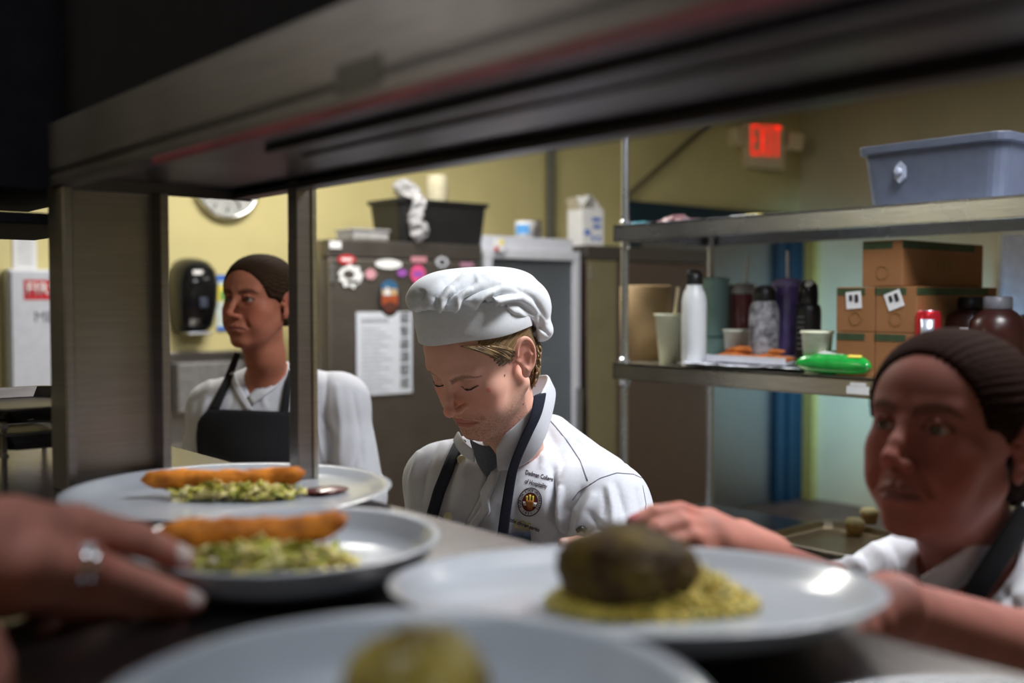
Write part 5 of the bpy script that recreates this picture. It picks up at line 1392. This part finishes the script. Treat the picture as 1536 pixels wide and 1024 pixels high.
for k in range(46):
    t = rng.rand(); a = rng.rand()
    x0 = 690 + 62 * t; x1 = x0 + 28 + 26 * rng.rand(); x1 = min(x1, 777)
    yb = np.interp(x1, [700, 720, 745, 765, 778], [524, 531, 541, 545, 538])
    y1 = 520 + (yb - 520) * (.35 + .65 * a)
    lock([(x0, 519), ((x0 + x1) / 2, 519 + (y1 - 519) * .45), (x1, y1)], .0013 + .0009 * rng.rand(), .004 + .004 * rng.rand())
off(lk.build('hair_lock', mk('lock_blonde', (.16, .095, .040), .4, var=.4, scale=60, col2=(.32, .21, .10)), CH, smooth=True), CH); lk = MB()
for k in range(60):
    x0 = 797 + 9 * rng.rand(); y0 = 505 + 40 * rng.rand()
    y1 = min(588, y0 + 22 + 25 * rng.rand()); x1 = np.interp(y1, [520, 545, 565, 580, 590], [812, 812, 810, 803, 795]) - 12 * rng.rand() ** 2
    lock([(x0, y0), ((x0 + x1) / 2 + 3, (y0 + y1) / 2), (x1 - 1, y1 - 3), (x1 - 5 * rng.rand(), y1)], .0016 + .0012 * rng.rand(), 0, 1.835 + .05 * rng.rand())
o = lk.build('hair_lock', mk('lock_blonde', (.16, .095, .040), .4, var=.4, scale=60, col2=(.32, .21, .10)), CH, smooth=True); off(o, CH)
legs(CH, (.08, 2.13, .93), 0, 0)

# ------------------------------------------------------------------ the cook at the left
WF = person('person', 'cook in white jacket and black apron standing at the left behind the post', *to_rm(at(410, 600, 2.8))[:0] or (at(410, 600, 2.8).x, at(410, 600, 2.8).y))
HL = Head(at(390, 452, 2.7), 26, -3, 0, 1.03, fem=True, neck=([at(399, 535, 2.735), at(402, 600, 2.79)], [.044, .046, .055]), skin=(.34, .125, .075), lips=(.24, .075, .06), brow=(.03, .015, .01))
Vh2, Qh2 = HL.mesh(.0024); c2 = HL.color(Vh2)
SL2, SR2 = at(322, 612, 2.80), at(512, 603, 2.78); EL2, ER2 = at(292, 730, 2.82), at(541, 745, 2.74); WL2, WR2 = at(352, 722, 2.52), at(470, 765, 2.5)
def wf_body(P):
    d = chain(P, [SL2, EL2, WL2], [.045, .038, .026], .02); d = smin(d, chain(P, [SR2, ER2, WR2], [.045, .038, .026], .02), .02)
    d = smin(d, cap(P, SL2, SR2, .05), .03); d = smin(d, cap(P, at(402, 560, 2.77), at(402, 620, 2.80), .056), .04)
    d = smin(d, ell(P, at(410, 650, 2.80), (.15, .092, .17)), .04); d = smin(d, cap(P, at(410, 700, 2.81), (at(410, 700, 2.85).x, 2.85, .95), .11, .13), .05)
    return d
hip2 = (at(410, 700, 2.85).x, 2.86, .95)
lo, hi = bounds([SL2, SR2, EL2, ER2, WL2, WR2, hip2], .14)
pb = limb_part(wf_body, lo, hi, .006, HL.skin)
def simple_hand(W, tip, up, col, h=.0026, spread=.018, r=.0095, curl=.02):
    W = Vector(W); d = (Vector(tip) - W); L = d.length; d.normalize(); side = d.cross(Vector(up)).normalized(); dn = side.cross(d).normalized()
    fs = []
    for i, k in enumerate((-1.5, -.5, .5, 1.5)):
        l = L * (.92, 1, .96, .80)[i]
        K = W + d * l * .50 + side * spread * k; fs.append([(K, r * 1.2), (K + d * l * .22 + side * k * .002 + dn * curl * .3, r * 1.08), (K + d * l * .38 + side * k * .002 + dn * curl, r * .98), (K + d * l * .48 + dn * curl * 1.9 + side * k * .001, r * .82)])
    T = W + d * L * .15 - side * spread * 1.6
    fs.append([(T, r * 1.4), (T + d * L * .16 - side * .014 + dn * .004, r * 1.25), (T + d * L * .32 - side * .018 + dn * .010, r * 1.1), (T + d * L * .44 - side * .014 + dn * .014, r * .9)])
    lo, hi = bounds([W] + [q[0] for f in fs for q in f], .035)
    return limb_part(lambda P: hand_sdf(P, (W, .024), [(f[0][0], r * 1.3) for f in fs], fs), lo, hi, h, col)
hl = simple_hand(WL2, WL2 + Vector((.13, -.08, -.08)), (0, 0, 1), HL.skin); hr = simple_hand(WR2, WR2 + Vector((-.13, -.08, -.08)), (0, 0, 1), HL.skin)
skin_mesh(WF, HL, [(Vh2, Qh2, c2), pb, hl, hr], M_skin2); eyes(HL, WF, gz=(-.2, -1, .02))
def tri_cut(P, A, B, Cc, ymax):
    x, z = P[:, 0], P[:, 2]
    def hp(p, q):
        n = np.array([-(q[1] - p[1]), q[0] - p[0]]); n = n / np.linalg.norm(n); return (x - p[0]) * n[0] + (z - p[1]) * n[1]
    a, b, c = (A.x, A.z), (B.x, B.z), (Cc.x, Cc.z)
    d = np.maximum(np.maximum(-hp(a, c), -hp(c, b)), -hp(b, a))
    return np.maximum(d, P[:, 1] - ymax)
def wf_jacket(P):
    d = cap(P, SL2, SR2, .066)
    d = smin(d, cap(P, at(385, 585, 2.82), SL2, .06, .064), .03); d = smin(d, cap(P, at(420, 580, 2.82), SR2, .065, .066), .03)
    d = smin(d, ell(P, at(412, 665, 2.80), (.172, .118, .20)), .05); d = smin(d, cap(P, at(410, 700, 2.82), hip2, .14, .17), .06)
    d = smin(d, cap(P, SL2, EL2, .062, .056), .03); d = smin(d, cap(P, EL2, EL2.lerp(WL2, .45), .055, .05), .02)
    d = smin(d, cap(P, SR2, ER2, .068, .066), .03); d = smin(d, cap(P, ER2, ER2.lerp(WR2, .45), .062, .055), .02)
    d = smax(d, -cap(P, at(396, 500, 2.73), at(400, 560, 2.755), .050, .048), .008)
    d = smax(d, -tri_cut(P, at(338, 512, 2.7), at(452, 512, 2.7), at(371, 594, 2.7), 2.76), .004)
    return d
lo, hi = bounds([SL2, SR2, EL2, ER2, WL2, WR2, hip2], .19)
Vw, Qw = soft(wf_jacket, lo, hi, .0048)
Vw = folds(Vw, Qw, [([(490, 560), (485, 620), (490, 690)], 5, -.008), ([(470, 590), (474, 640), (488, 700)], 5, .008), ([(530, 590), (540, 640), (545, 700)], 6, -.006), ([(505, 580), (512, 640), (510, 700)], 6, .006),
      ([(300, 580), (292, 620), (285, 660)], 6, -.006), ([(315, 570), (310, 600), (300, 630)], 5, .005), ([(550, 650), (530, 700), (520, 715)], 5, -.006), ([(480, 625), (495, 650), (498, 690)], 4, -.006), ([(345, 580), (350, 600), (340, 620)], 4, -.004), ([(400, 585), (395, 600), (400, 615)], 4, .004)])
Nw = vnormals(Vw, Qw); Vw = Vw + Nw * (.0016 * nz3(Vw, 35, 8))[:, None]
off(link('jacket', np_mesh('jacket', Vw, Qw), M_clothg, WF), WF); bw_ = bvh_of(Vw, Qw)
drape('apron_bib', bw_, [(313, 613), (297, 630), (294, 655), (298, 700), (302, 770)], [(452, 618), (462, 650), (474, 700), (480, 770)], M_blackc, WF, 16, 18, .008, .003)
drape('apron_strap', bw_, [(352, 528), (336, 568), (313, 614)], [(361, 530), (347, 572), (328, 616)], M_blackc, WF, 3, 14, .008, .003)
drape('apron_strap', bw_, [(436, 548), (426, 580), (420, 620)], [(446, 550), (437, 585), (433, 620)], M_blackc, WF, 3, 14, .008, .003)
drape('lapel_edge', bw_, [(350, 556), (357, 574), (370, 596), (380, 616)], [(344, 562), (350, 580), (360, 600), (372, 616)], M_clothg, WF, 3, 12, .005, .004)
drape('lapel_edge', bw_, [(430, 545), (400, 572), (371, 596)], [(440, 556), (410, 584), (378, 608)], M_clothg, WF, 3, 12, .006, .004)
M_gth = mk('green_thread', (.02, .08, .06), .8)
drape('embroidered_mark', bw_, [(464, 583), (464, 587)], [(474, 584), (474, 588)], M_gth, WF, 3, 2, .002, .001)
drape('embroidered_mark', bw_, [(465, 591), (465, 594)], [(471, 592), (471, 595)], M_gth, WF, 3, 2, .002, .001)
drape('embroidered_mark', bw_, [(410, 571), (410, 574)], [(419, 572), (419, 575)], M_gth, WF, 3, 2, .008, .001)
HD = [M_hair, (.008, .0045, .003), (.045, .026, .015)]
hair_cap(HL, WF, HD, 'hair', .054, .0085, .0028, -.06, bun=((0, .125, .02), (.032, .03, .032)))
legs(WF, (hip2[0], hip2[1], .93), 0, 0)

# ------------------------------------------------------------------ the cook at the right, near
WR_ = person('person', 'near cook at the right edge, dark pulled-back hair, reaching towards the plates', at(1480, 900, 1.22).x, 1.22)
HN = Head(at(1427, 652, 1.13), 53, -10, 0, .98, fem=True, neck=([at(1446, 790, 1.165), at(1462, 900, 1.22)], [.045, .047, .056]), skin=(.31, .12, .095), lips=(.21, .09, .085), brow=(.045, .022, .015))
Vh3, Qh3 = HN.mesh(.0017); c3 = HN.color(Vh3)
SL3, SR3 = at(1352, 905, 1.24), at(1610, 930, 1.14); EL3 = at(1262, 900, 1.18); WL3 = at(1150, 842, 1.12)
ER3 = at(1560, 985, .99); WR3 = at(1335, 912, .875)
hip3 = (at(1480, 900, 1.3).x + .02, 1.32, .93)
def wn_body(P):
    d = chain(P, [SL3, EL3, WL3], [.044, .037, .025], .02); d = smin(d, chain(P, [SR3, ER3, WR3], [.048, .040, .026], .02), .02)
    d = smin(d, cap(P, SL3, SR3, .05), .03); d = smin(d, cap(P, at(1460, 870, 1.2), at(1465, 930, 1.22), .056), .04)
    d = smin(d, ell(P, at(1480, 1000, 1.24), (.15, .092, .17)), .04); d = smin(d, cap(P, at(1480, 1050, 1.25), hip3, .11, .13), .05)
    return d
lo, hi = bounds([SL3, SR3, EL3, ER3, WL3, WR3, hip3], .14)
pn = limb_part(wn_body, lo, hi, .006, HN.skin)
# reaching hand
f3 = [
    [(at(1062, 783, 1.085), .0115), (at(1020, 768, 1.06), .0105), (at(980, 771, 1.045), .0092), (at(950, 783, 1.035), .0078)],
    [(at(1068, 796, 1.075), .0118), (at(1022, 786, 1.045), .0106), (at(985, 795, 1.03), .0093), (at(962, 812, 1.02), .0078)],
    [(at(1075, 810, 1.07), .0115), (at(1035, 806, 1.04), .0103), (at(1003, 817, 1.025), .0090), (at(985, 835, 1.02), .0076)],
    [(at(1083, 823, 1.07), .0105), (at(1050, 824, 1.045), .0092), (at(1025, 834, 1.035), .0082), (at(1012, 848, 1.03), .0070)],
    [(at(1110, 800, 1.12), .0125), (at(1075, 808, 1.12), .0115), (at(1035, 815, 1.11), .0102), (at(1003, 828, 1.10), .0085)]]
lo, hi = bounds([WL3] + [q[0] for f in f3 for q in f], .035)
HSK = (.46, .185, .14)
ph3 = limb_part(lambda P: hand_sdf(P, (WL3, .024), [(f[0][0], .0145) for f in f3], f3), lo, hi, .0022, HSK,
                nails=[(f3[0][3][0] + Vector((-.002, -.004, .004)), .0075, (.50, .12, .14))], redk=[(f3[0][1][0], .02), (f3[0][0][0], .02)])
# other hand holding the rim of the plate
f4 = [
    [(at(1308, 912, .862), .011), (at(1285, 922, .845), .010), (at(1262, 928, .835), .009), (at(1240, 930, .832), .0075)],
    [(at(1310, 920, .857), .011), (at(1288, 932, .838), .010), (at(1265, 939, .828), .009), (at(1244, 942, .825), .0075)],
    [(at(1312, 930, .855), .011), (at(1292, 943, .835), .010), (at(1270, 950, .825), .009), (at(1250, 953, .822), .0075)],
    [(at(1316, 938, .855), .010), (at(1300, 952, .838), .009), (at(1280, 960, .828), .008), (at(1262, 964, .825), .0068)],
    [(at(1318, 900, .875), .0125), (at(1298, 892, .868), .0115), (at(1278, 886, .86), .0102), (at(1258, 884, .85), .0085)]]
lo, hi = bounds([WR3] + [q[0] for f in f4 for q in f], .035)
ph4 = limb_part(lambda P: hand_sdf(P, (WR3, .024), [(f[0][0], .0135) for f in f4], f4), lo, hi, .0022, HN.skin)
skin_mesh(WR_, HN, [(Vh3, Qh3, c3), pn, ph3, ph4], M_skin2); eyes(HN, WR_, gz=(-.05, -1, -.02))
def wn_jacket(P):
    d = cap(P, SL3, SR3, .066)
    d = smin(d, cap(P, at(1430, 905, 1.25), SL3, .058, .060), .03); d = smin(d, cap(P, at(1500, 885, 1.24), SR3, .066, .07), .03)
    d = smin(d, ell(P, at(1480, 1010, 1.245), (.170, .118, .19)), .05); d = smin(d, cap(P, at(1480, 1060, 1.25), hip3, .14, .17), .06)
    d = smin(d, cap(P, SL3, EL3, .058, .045), .03)
    d = smin(d, cap(P, SR3, ER3, .068, .056), .03)
    d = smax(d, -cap(P, at(1440, 760, 1.16), at(1450, 858, 1.18), .052, .052), .008)
    d = smax(d, -tri_cut(P, at(1345, 800, 1.15), at(1500, 790, 1.15), at(1405, 915, 1.15), 1.17), .004)
    return d
lo, hi = bounds([SL3, SR3, EL3, ER3, hip3], .19)
Vn, Qn = soft(wn_jacket, lo, hi, .0045)
Vn = folds(Vn, Qn, [([(1250, 850), (1262, 865), (1258, 885)], 5, -.006), ([(1270, 838), (1285, 855), (1282, 885)], 6, .007), ([(1290, 825), (1305, 845), (1302, 880)], 5, -.007), ([(1310, 818), (1325, 840), (1325, 875)], 6, .006),
      ([(1335, 815), (1350, 840), (1345, 880)], 6, -.006), ([(1500, 880), (1520, 910), (1530, 950)], 8, -.006)])
Nn = vnormals(Vn, Qn); Vn = Vn + Nn * (.0016 * nz3(Vn, 45, 9))[:, None]
off(link('jacket', np_mesh('jacket', Vn, Qn), M_clothg, WR_), WR_); bn = bvh_of(Vn, Qn)
ruled([(1378, 866, 1.135), (1410, 846, 1.115), (1450, 818, 1.11), (1495, 782, 1.125), (1524, 758, 1.17), (1520, 745, 1.22)],
      [(1396, 905, 1.145), (1432, 885, 1.125), (1478, 855, 1.12), (1522, 815, 1.135), (1552, 780, 1.175), (1545, 762, 1.24)], 'collar', M_clothg, WR_, .005, mid=.004)
ruled([(1345, 835, 1.21), (1352, 858, 1.17), (1376, 885, 1.145)], [(1325, 850, 1.215), (1335, 878, 1.175), (1365, 910, 1.15)], 'collar', M_clothg, WR_, .005, 12, mid=.003)
ruled([(1530, 752, 1.115), (1498, 800, 1.098), (1462, 855, 1.095), (1432, 905, 1.10), (1415, 960, 1.105), (1405, 1040, 1.11)],
      [(1560, 775, 1.14), (1528, 825, 1.11), (1492, 878, 1.10), (1462, 930, 1.105), (1446, 985, 1.11), (1436, 1050, 1.115)], 'apron_strap', M_blackc, WR_, .003)
HD2 = [M_hair, (.006, .003, .0025), (.028, .012, .008)]
def tail(L, d):
    return smin(d, chain(L, [A3((0.01, .10, -.01)), A3((.02, .12, -.06)), A3((.035, .115, -.13)), A3((.04, .10, -.19))], [.03, .032, .028, .012], .01), .015)
hair_cap(HN, WR_, HD2, 'hair', .062, .0085, .0024, -.065, extra=None, bun=((.01, .112, -.03), (.036, .03, .042)))
legs(WR_, (hip3[0], hip3[1], .91), 0, 0)

# ------------------------------------------------------------------ the server at the far left, only hand and forearm in view
SV = person('person', 'server whose hand with rings reaches in from the left edge to a plate', -.72, .50)
SVH = Head((-.74, .48, 1.60), -55, 15, 0, 1.0, fem=True, neck=([Vector((-.75, .46, 1.47)), Vector((-.75, .46, 1.40))], [.046, .048, .055]), skin=(.40, .175, .135))
Vs, Qs = SVH.mesh(.0042); cs = SVH.color(Vs)
wv = at(-45, 822, .70); el = Vector((-.56, .50, 1.22)); sh_ = Vector((-.66, .58, 1.38)); sh2 = Vector((-.80, .32, 1.38)); el2 = Vector((-.62, .33, 1.15)); wv2 = at(-90, 1110, .60)
def sv_body(P):
    d = chain(P, [sh_, el, wv], [.044, .038, .029], .02); d = smin(d, chain(P, [sh2, el2, wv2], [.044, .038, .027], .02), .02)
    d = smin(d, ell(P, (-.745, .46, 1.2), (.12, .16, .2)), .04); d = smin(d, cap(P, (-.75, .46, 1.42), (-.75, .46, 1.3), .055), .04); d = smin(d, cap(P, sh_, sh2, .05), .03)
    return d
lo, hi = bounds([sh_, sh2, el, el2, wv, wv2, (-.75, .46, 1.0)], .12)
sk_ = (.43, .175, .13)
p1 = limb_part(sv_body, lo, hi, .006, sk_)
f5 = [
    [(at(45, 838, .70), .0145), (at(140, 848, .72), .0118), (at(218, 876, .738), .0102), (at(292, 903, .752), .0085)],
    [(at(35, 868, .71), .0145), (at(130, 890, .73), .0118), (at(205, 905, .75), .0102), (at(268, 915, .77), .0085)],
    [(at(20, 885, .73), .014), (at(110, 908, .755), .0115), (at(185, 915, .78), .010), (at(245, 918, .80), .0082)],
    [(at(5, 890, .75), .0125), (at(90, 912, .78), .0105), (at(155, 918, .80), .009), (at(205, 918, .82), .0075)],
    [(at(20, 790, .715), .0175), (at(115, 788, .735), .0150), (at(205, 808, .755), .0125), (at(272, 838, .772), .0098)]]
lo, hi = bounds([wv] + [q[0] for f in f5 for q in f], .04)
p2 = limb_part(lambda P: smin(hand_sdf(P, (wv, .029), [(f[0][0], .0185) for f in f5], f5, .008), cap(P, at(30, 800, .715), at(85, 850, .72), .019), .012), lo, hi, .0024, sk_,
        nails=[(f5[0][3][0] + Vector((.002, -.004, .006)), .0075, (.62, .48, .44)), (f5[4][3][0] + Vector((.003, -.004, .006)), .008, (.60, .46, .42))], redk=[(f5[0][3][0], .02), (f5[4][3][0], .02), (f5[0][1][0], .02)])
p3 = simple_hand(wv2, at(35, 1035, .62), (0, 0, 1), sk_)
skin_mesh(SV, SVH, [(Vs, Qs, cs), p1, p2, p3], M_skin2)
def torus(c, axis, R, r, mat, name, root):
    q = Vector((0, 0, 1)).rotation_difference(Vector(axis).normalized()).to_matrix().to_4x4(); M = Matrix.Translation(c) @ q
    m = MB(); m.grid([[M @ Vector(((R + r * cos(b)) * cos(a), (R + r * cos(b)) * sin(a), r * 1.3 * sin(b))) for b in [2 * pi * j / 10 for j in range(10)]] for a in [2 * pi * i / 32 for i in range(32)]], close_u=True, close_v=True)
    return off(m.build(name, mat, root, smooth=True), root)
M_silver = mk('silver', (.85, .85, .86), .12, 1., .02)
a, b = f5[0][0][0], f5[0][1][0]
for k, (t_, nm) in enumerate(((.98, 'ring'), (.80, 'ring'))):
    c_ = a.lerp(b, t_); rg = torus(c_, b - a, .0125 + .0012 * k, .0016, M_silver, nm, SV)
off(MB().box(-.004, .004, -.004, .004, -.003, .004, .001, M=Matrix.Translation(a.lerp(b, .98) + Vector((0, -.006, .0125)))).build('ring_stone', mk('clear_stone', (.9, .9, .95), .05, .2), SV), SV)
def sv_shirt(P):
    d = ell(P, (-.745, .46, 1.2), (.14, .185, .22)); d = smin(d, cap(P, sh_, sh2, .065), .04); d = smin(d, cap(P, (-.75, .46, 1.1), (-.75, .46, .95), .14), .05)
    d = smin(d, cap(P, sh_, sh_.lerp(el, .55), .058, .052), .03); d = smin(d, cap(P, sh2, sh2.lerp(el2, .55), .058, .052), .03)
    return smax(d, -cap(P, (-.75, .46, 1.55), (-.75, .46, 1.42), .056), .01)
V, Q = soft(sv_shirt, (-1.0, .15, .75), (-.48, .75, 1.5), .008)
off(link('shirt', np_mesh('shirt', V, Q), M_blackc, SV), SV)
hair_cap(SVH, SV, HD2, 'hair', .062, .0085, .004, -.065, bun=((.0, .12, .0), (.036, .03, .042)))
legs(SV, (-.75, .46, .93), 0, 0)
# ================================================================== plates and food on the pass
M_china = mk('white_china', (.40, .42, .46), .2, var=.02, coat=.3)
def plate(label, px, Y, h, r, depth, tilt=(0, 0), group='white dinner plates on the pass', name='dinner_plate', rimw=.28, cx=None):
    x = (px - 768) / F * Y if cx is None else cx
    z = E - h - depth
    t = thing(name, label, 'plate', (x, Y, z)); t.rotation_euler = (tilt[0], tilt[1], 0)
    ri = r * (1 - rimw)
    prof = [(r * .50, 0), (r * .50, -.0), (r * .56, .003), (r * .78, depth * .16), (r * .93, depth * .55), (r * .985, depth * .9), (r, depth * .97), (r * .997, depth), (r * .965, depth * 1.0), (r * .94, depth * .93), (r * .89, depth * .60), (r * .78, depth * .30), (r * .5, depth * .22 + .001), (.002, depth * .20 + .001)]
    prof[0] = (.002, .0015); prof[1] = (r * .48, .0015)
    m = MB(); m.lathe(prof, 96, cap=False)
    o = m.build('plate_body', M_china, t, smooth=True)
    return t, Vector((x, Y, z + depth * .22 + .002))
P1, c1 = plate('large white plate farthest at the left, with a fried roll and salad', 343, 1.20, .214, .184, .016)
P2, c2_ = plate('white plate held by the server hand, with a fried roll and salad', 428, .875, .197, .128, .034)
P3, c3_ = plate('white plate with a dark meatball on rice in the middle right', 950, .735, .197, .172, .027, tilt=(math.radians(-5.0), 0))
P4, c4_ = plate('nearest white plate at the bottom of the picture, with a browned mound of food', 606, .46, .177, .138, .048)
P5, c5_ = plate('empty white plate cut off by the bottom right corner', 1500, .41, .190, .110, .036, cx=.215)
c5_ = c5_

M_crust = mk('fried_crust', (.50, .13, .015), .5, var=.45, scale=45, bump=.8, bscale=90, col2=(.75, .25, .03), spec=.2)
def roll(label, c, L, r, yaw, lift, bend=.0, tip_up=.0):
    pts, rs = [], []
    for i in range(25):
        t = i / 24 * 2 - 1
        p = Vector((t * L / 2, 0, bend * t * t + tip_up * max(0, t) ** 3)); p = Matrix.Rotation(yaw, 3, 'Z') @ p; pts.append(c + p + Vector((0, 0, lift)))
        rs.append(r * (max(0, 1 - abs(t) ** 6) ** .5 * .96 + .04) * (1 + .05 * noise.noise(Vector((i * .7, L * 9, 0)))))
    m = MB(); m.tube(pts, rs, 28)
    for v in m.b.verts: 
        n_ = noise.noise(v.co * 90) * .0026 + noise.noise(v.co * 230) * .0012; v.co += Vector((0, n_, n_))
    o = m.build('fried_roll', M_crust, None, smooth=True); return tag(o, label, 'fried roll', 'long fried rolls on salad')
M_lettuce = mk('lettuce', (.26, .30, .02), .5, var=.4, scale=40, col2=(.55, .50, .08))
M_cab = mk('pale_cabbage', (.72, .55, .10), .5, var=.25, scale=40, col2=(.70, .62, .30))
def salad(label, c, rx, ry, h, n, mats, seed, name='salad', cat='salad', strip=.02):
    r = random.Random(seed); m = MB()
    for i in range(n):
        a = r.random() * 2 * pi; q = r.random() ** .5; x, y = cos(a) * q * rx, sin(a) * q * ry
        zt = h * (1 - q ** 2.2) ; z = zt * r.random() ** .5
        w = strip * (.4 + .8 * r.random()); l = w * (1 + 1.2 * r.random())
        M_ = Matrix.Translation(c + Vector((x, y, z + .004))) @ Matrix.Rotation(r.random() * 6.28, 4, 'Z') @ Matrix.Rotation((r.random() - .5) * 1.6, 4, 'X') @ Matrix.Rotation((r.random() - .5) * 1.2, 4, 'Y')
        m.mi = 0 if r.random() < .5 else 1
        rows = []
        for u in range(5):
            rows.append([M_ @ Vector(((u / 4 - .5) * l, (v / 2 - .5) * w * .55, .25 * w * sin(u * 1.3 + v) * (.5 + r.random() * .3) + .002)) for v in range(3)])
        m.grid(rows)
    z0 = c.z - .0005
    o = m.build(name, mats, None, smooth=True); 
    for v in o.data.vertices: v.co.z = max(v.co.z, z0)
    md = o.modifiers.new('Solidify', 'SOLIDIFY'); md.thickness = .0012
    return tag(o, label, cat, kind='stuff')
roll('long fried roll on the farthest plate, upper left one', c1 + Vector((-.008, .0, .0)), .188, .0118, .03, .019, .001, .007)
salad('shredded lettuce and cabbage under the fried roll on the farthest plate', c1 + Vector((.012, -.01, 0)), .072, .022, .011, 240, [M_lettuce, M_cab], 1, strip=.014)
m = blob('sauce_dab', 'dark red sauce dab beside the roll on the farthest plate', 'sauce', *to_rm(c1 + Vector((.105, .02, 0)))[:2], c1.z - .001, .028, .018, .004, mk('dark_red_sauce', (.10, .02, .02), .2), 3.)
roll('long fried roll on the plate held by the server hand, nearer one', c2_ + Vector((-.030, .004, .0)), .160, .0128, .06, .025, .001, .014)
salad('shredded lettuce and cabbage under the fried roll on the held plate', c2_ + Vector((-.018, -.012, 0)), .076, .034, .017, 320, [M_lettuce, M_cab], 2, strip=.014)
# meatball on rice
M_meat = mk('dark_glazed_meat', (.035, .012, .010), .7, var=.5, scale=26, bump=.8, bscale=60, col2=(.10, .065, .010), spec=.15)
M_rice = mk('yellow_rice', (.55, .38, .03), .5, var=.3, scale=50, col2=(.68, .52, .10)); M_rice2 = mk('herb_green', (.14, .17, .03), .5, var=.3)
def mound(label, name, c, rx, ry, h, n, seed, mats):
    r = random.Random(seed); m = MB()
    for i in range(n):
        a = r.random() * 2 * pi; q = r.random() ** .55; x, y = cos(a) * q * rx, sin(a) * q * ry; z = h * (1 - q ** 2) * (.25 + .75 * r.random())
        m.mi = 0 if r.random() < .8 else 1
        M_ = Matrix.Translation(c + Vector((x, y, z + .003))) @ Matrix.Rotation(r.random() * 6.28, 4, 'Z') @ Matrix.Rotation((r.random() - .5) * 1.5, 4, 'Y')
        m.lathe([(.0004, -.0042), (.0017, -.0028), (.0021, 0), (.0017, .0028), (.0004, .0042)], 6, M=M_ @ Matrix.Rotation(pi / 2, 4, 'Y'))
    o = m.build(name, mats, None, smooth=True); return tag(o, label, 'rice', kind='stuff')
mound('yellow herbed rice under the meatball on the middle right plate', 'rice', c3_ + Vector((.014, .0, 0)), .074, .046, .032, 2900, 5, [M_rice, M_rice2])
def meat(label, c, rx, ry, rz, seed, group=None, yaw=0, mat=None, name='meatball'):
    m = MB(); bmesh.ops.create_icosphere(m.b, subdivisions=5, radius=1)
    R = Matrix.Rotation(yaw, 3, 'Z')
    for v in m.b.verts:
        k = 1 + .10 * noise.noise(v.co * 1.6 + Vector((seed, 0, 0))) + .05 * noise.noise(v.co * 6 + Vector((seed, 0, 0))) + .025 * noise.noise(v.co * 16)
        v.co = R @ Vector((v.co.x * rx * k, v.co.y * ry * k, max(v.co.z * rz * k, -rz * .8) + rz * .8)) + c
    o = m.build(name, mat or M_meat, None, smooth=True); return tag(o, label, 'meat', group)
meat('dark glazed meatball on yellow rice on the middle right plate', c3_ + Vector((-.004, .0, .002)), .051, .044, .031, 1., 'browned meat on plates')
mound('yellow rice around the browned meat on the nearest plate', 'rice', c4_ + Vector((-.002, .01, 0)), .052, .045, .014, 1400, 6, [M_rice, M_rice2])
meat('browned yellow-glazed meat on the nearest plate, cut off by the bottom edge', c4_ + Vector((.003, .012, .006)), .036, .034, .032, 3., 'browned meat on plates', mat=mk('golden_glazed_meat', (.12, .06, .008), .35, var=.5, scale=30, bump=.8, bscale=60, col2=(.34, .25, .04)))
# ================================================================== light, camera, view
w = bpy.data.worlds.new('World'); SC.world = w; w.use_nodes = True
w.node_tree.nodes['Background'].inputs[0].default_value = (.02, .022, .03, 1); w.node_tree.nodes['Background'].inputs[1].default_value = .3
def area(name, loc, target, W, sx, sy, col):
    l = bpy.data.lights.new(name, 'AREA'); l.shape = 'RECTANGLE'; l.size = sx; l.size_y = sy; l.energy = W; l.color = col; l.spread = math.radians(36)
    o = bpy.data.objects.new(name, l); COL.objects.link(o); o.location = loc
    o.rotation_euler = (Vector(target) - Vector(loc)).to_track_quat('-Z', 'Y').to_euler(); return o
area('added_cool_light', rm(5.6, .9, 1.0), rm(7.2, 4.75, 1.0), 14, .4, .5, (.30, .65, 1))  # cool lamp added inside the room to tint the right wall's corner
cam = bpy.data.cameras.new('Camera'); co = bpy.data.objects.new('Camera', cam); COL.objects.link(co)
co.location = CAM; co.rotation_euler = (pi / 2 - PITCH, 0, 0)
cam.sensor_width = 36; cam.lens = 36 * F / 1536; cam.clip_start = .02
cam.dof.use_dof = True; cam.dof.focus_distance = 1.80; cam.dof.aperture_fstop = 2.3
SC.camera = co
SC.view_settings.view_transform = 'Standard'; SC.view_settings.look = 'None'; SC.view_settings.gamma = 1; SC.view_settings.use_curve_mapping = False
SC.view_settings.exposure = 0.0
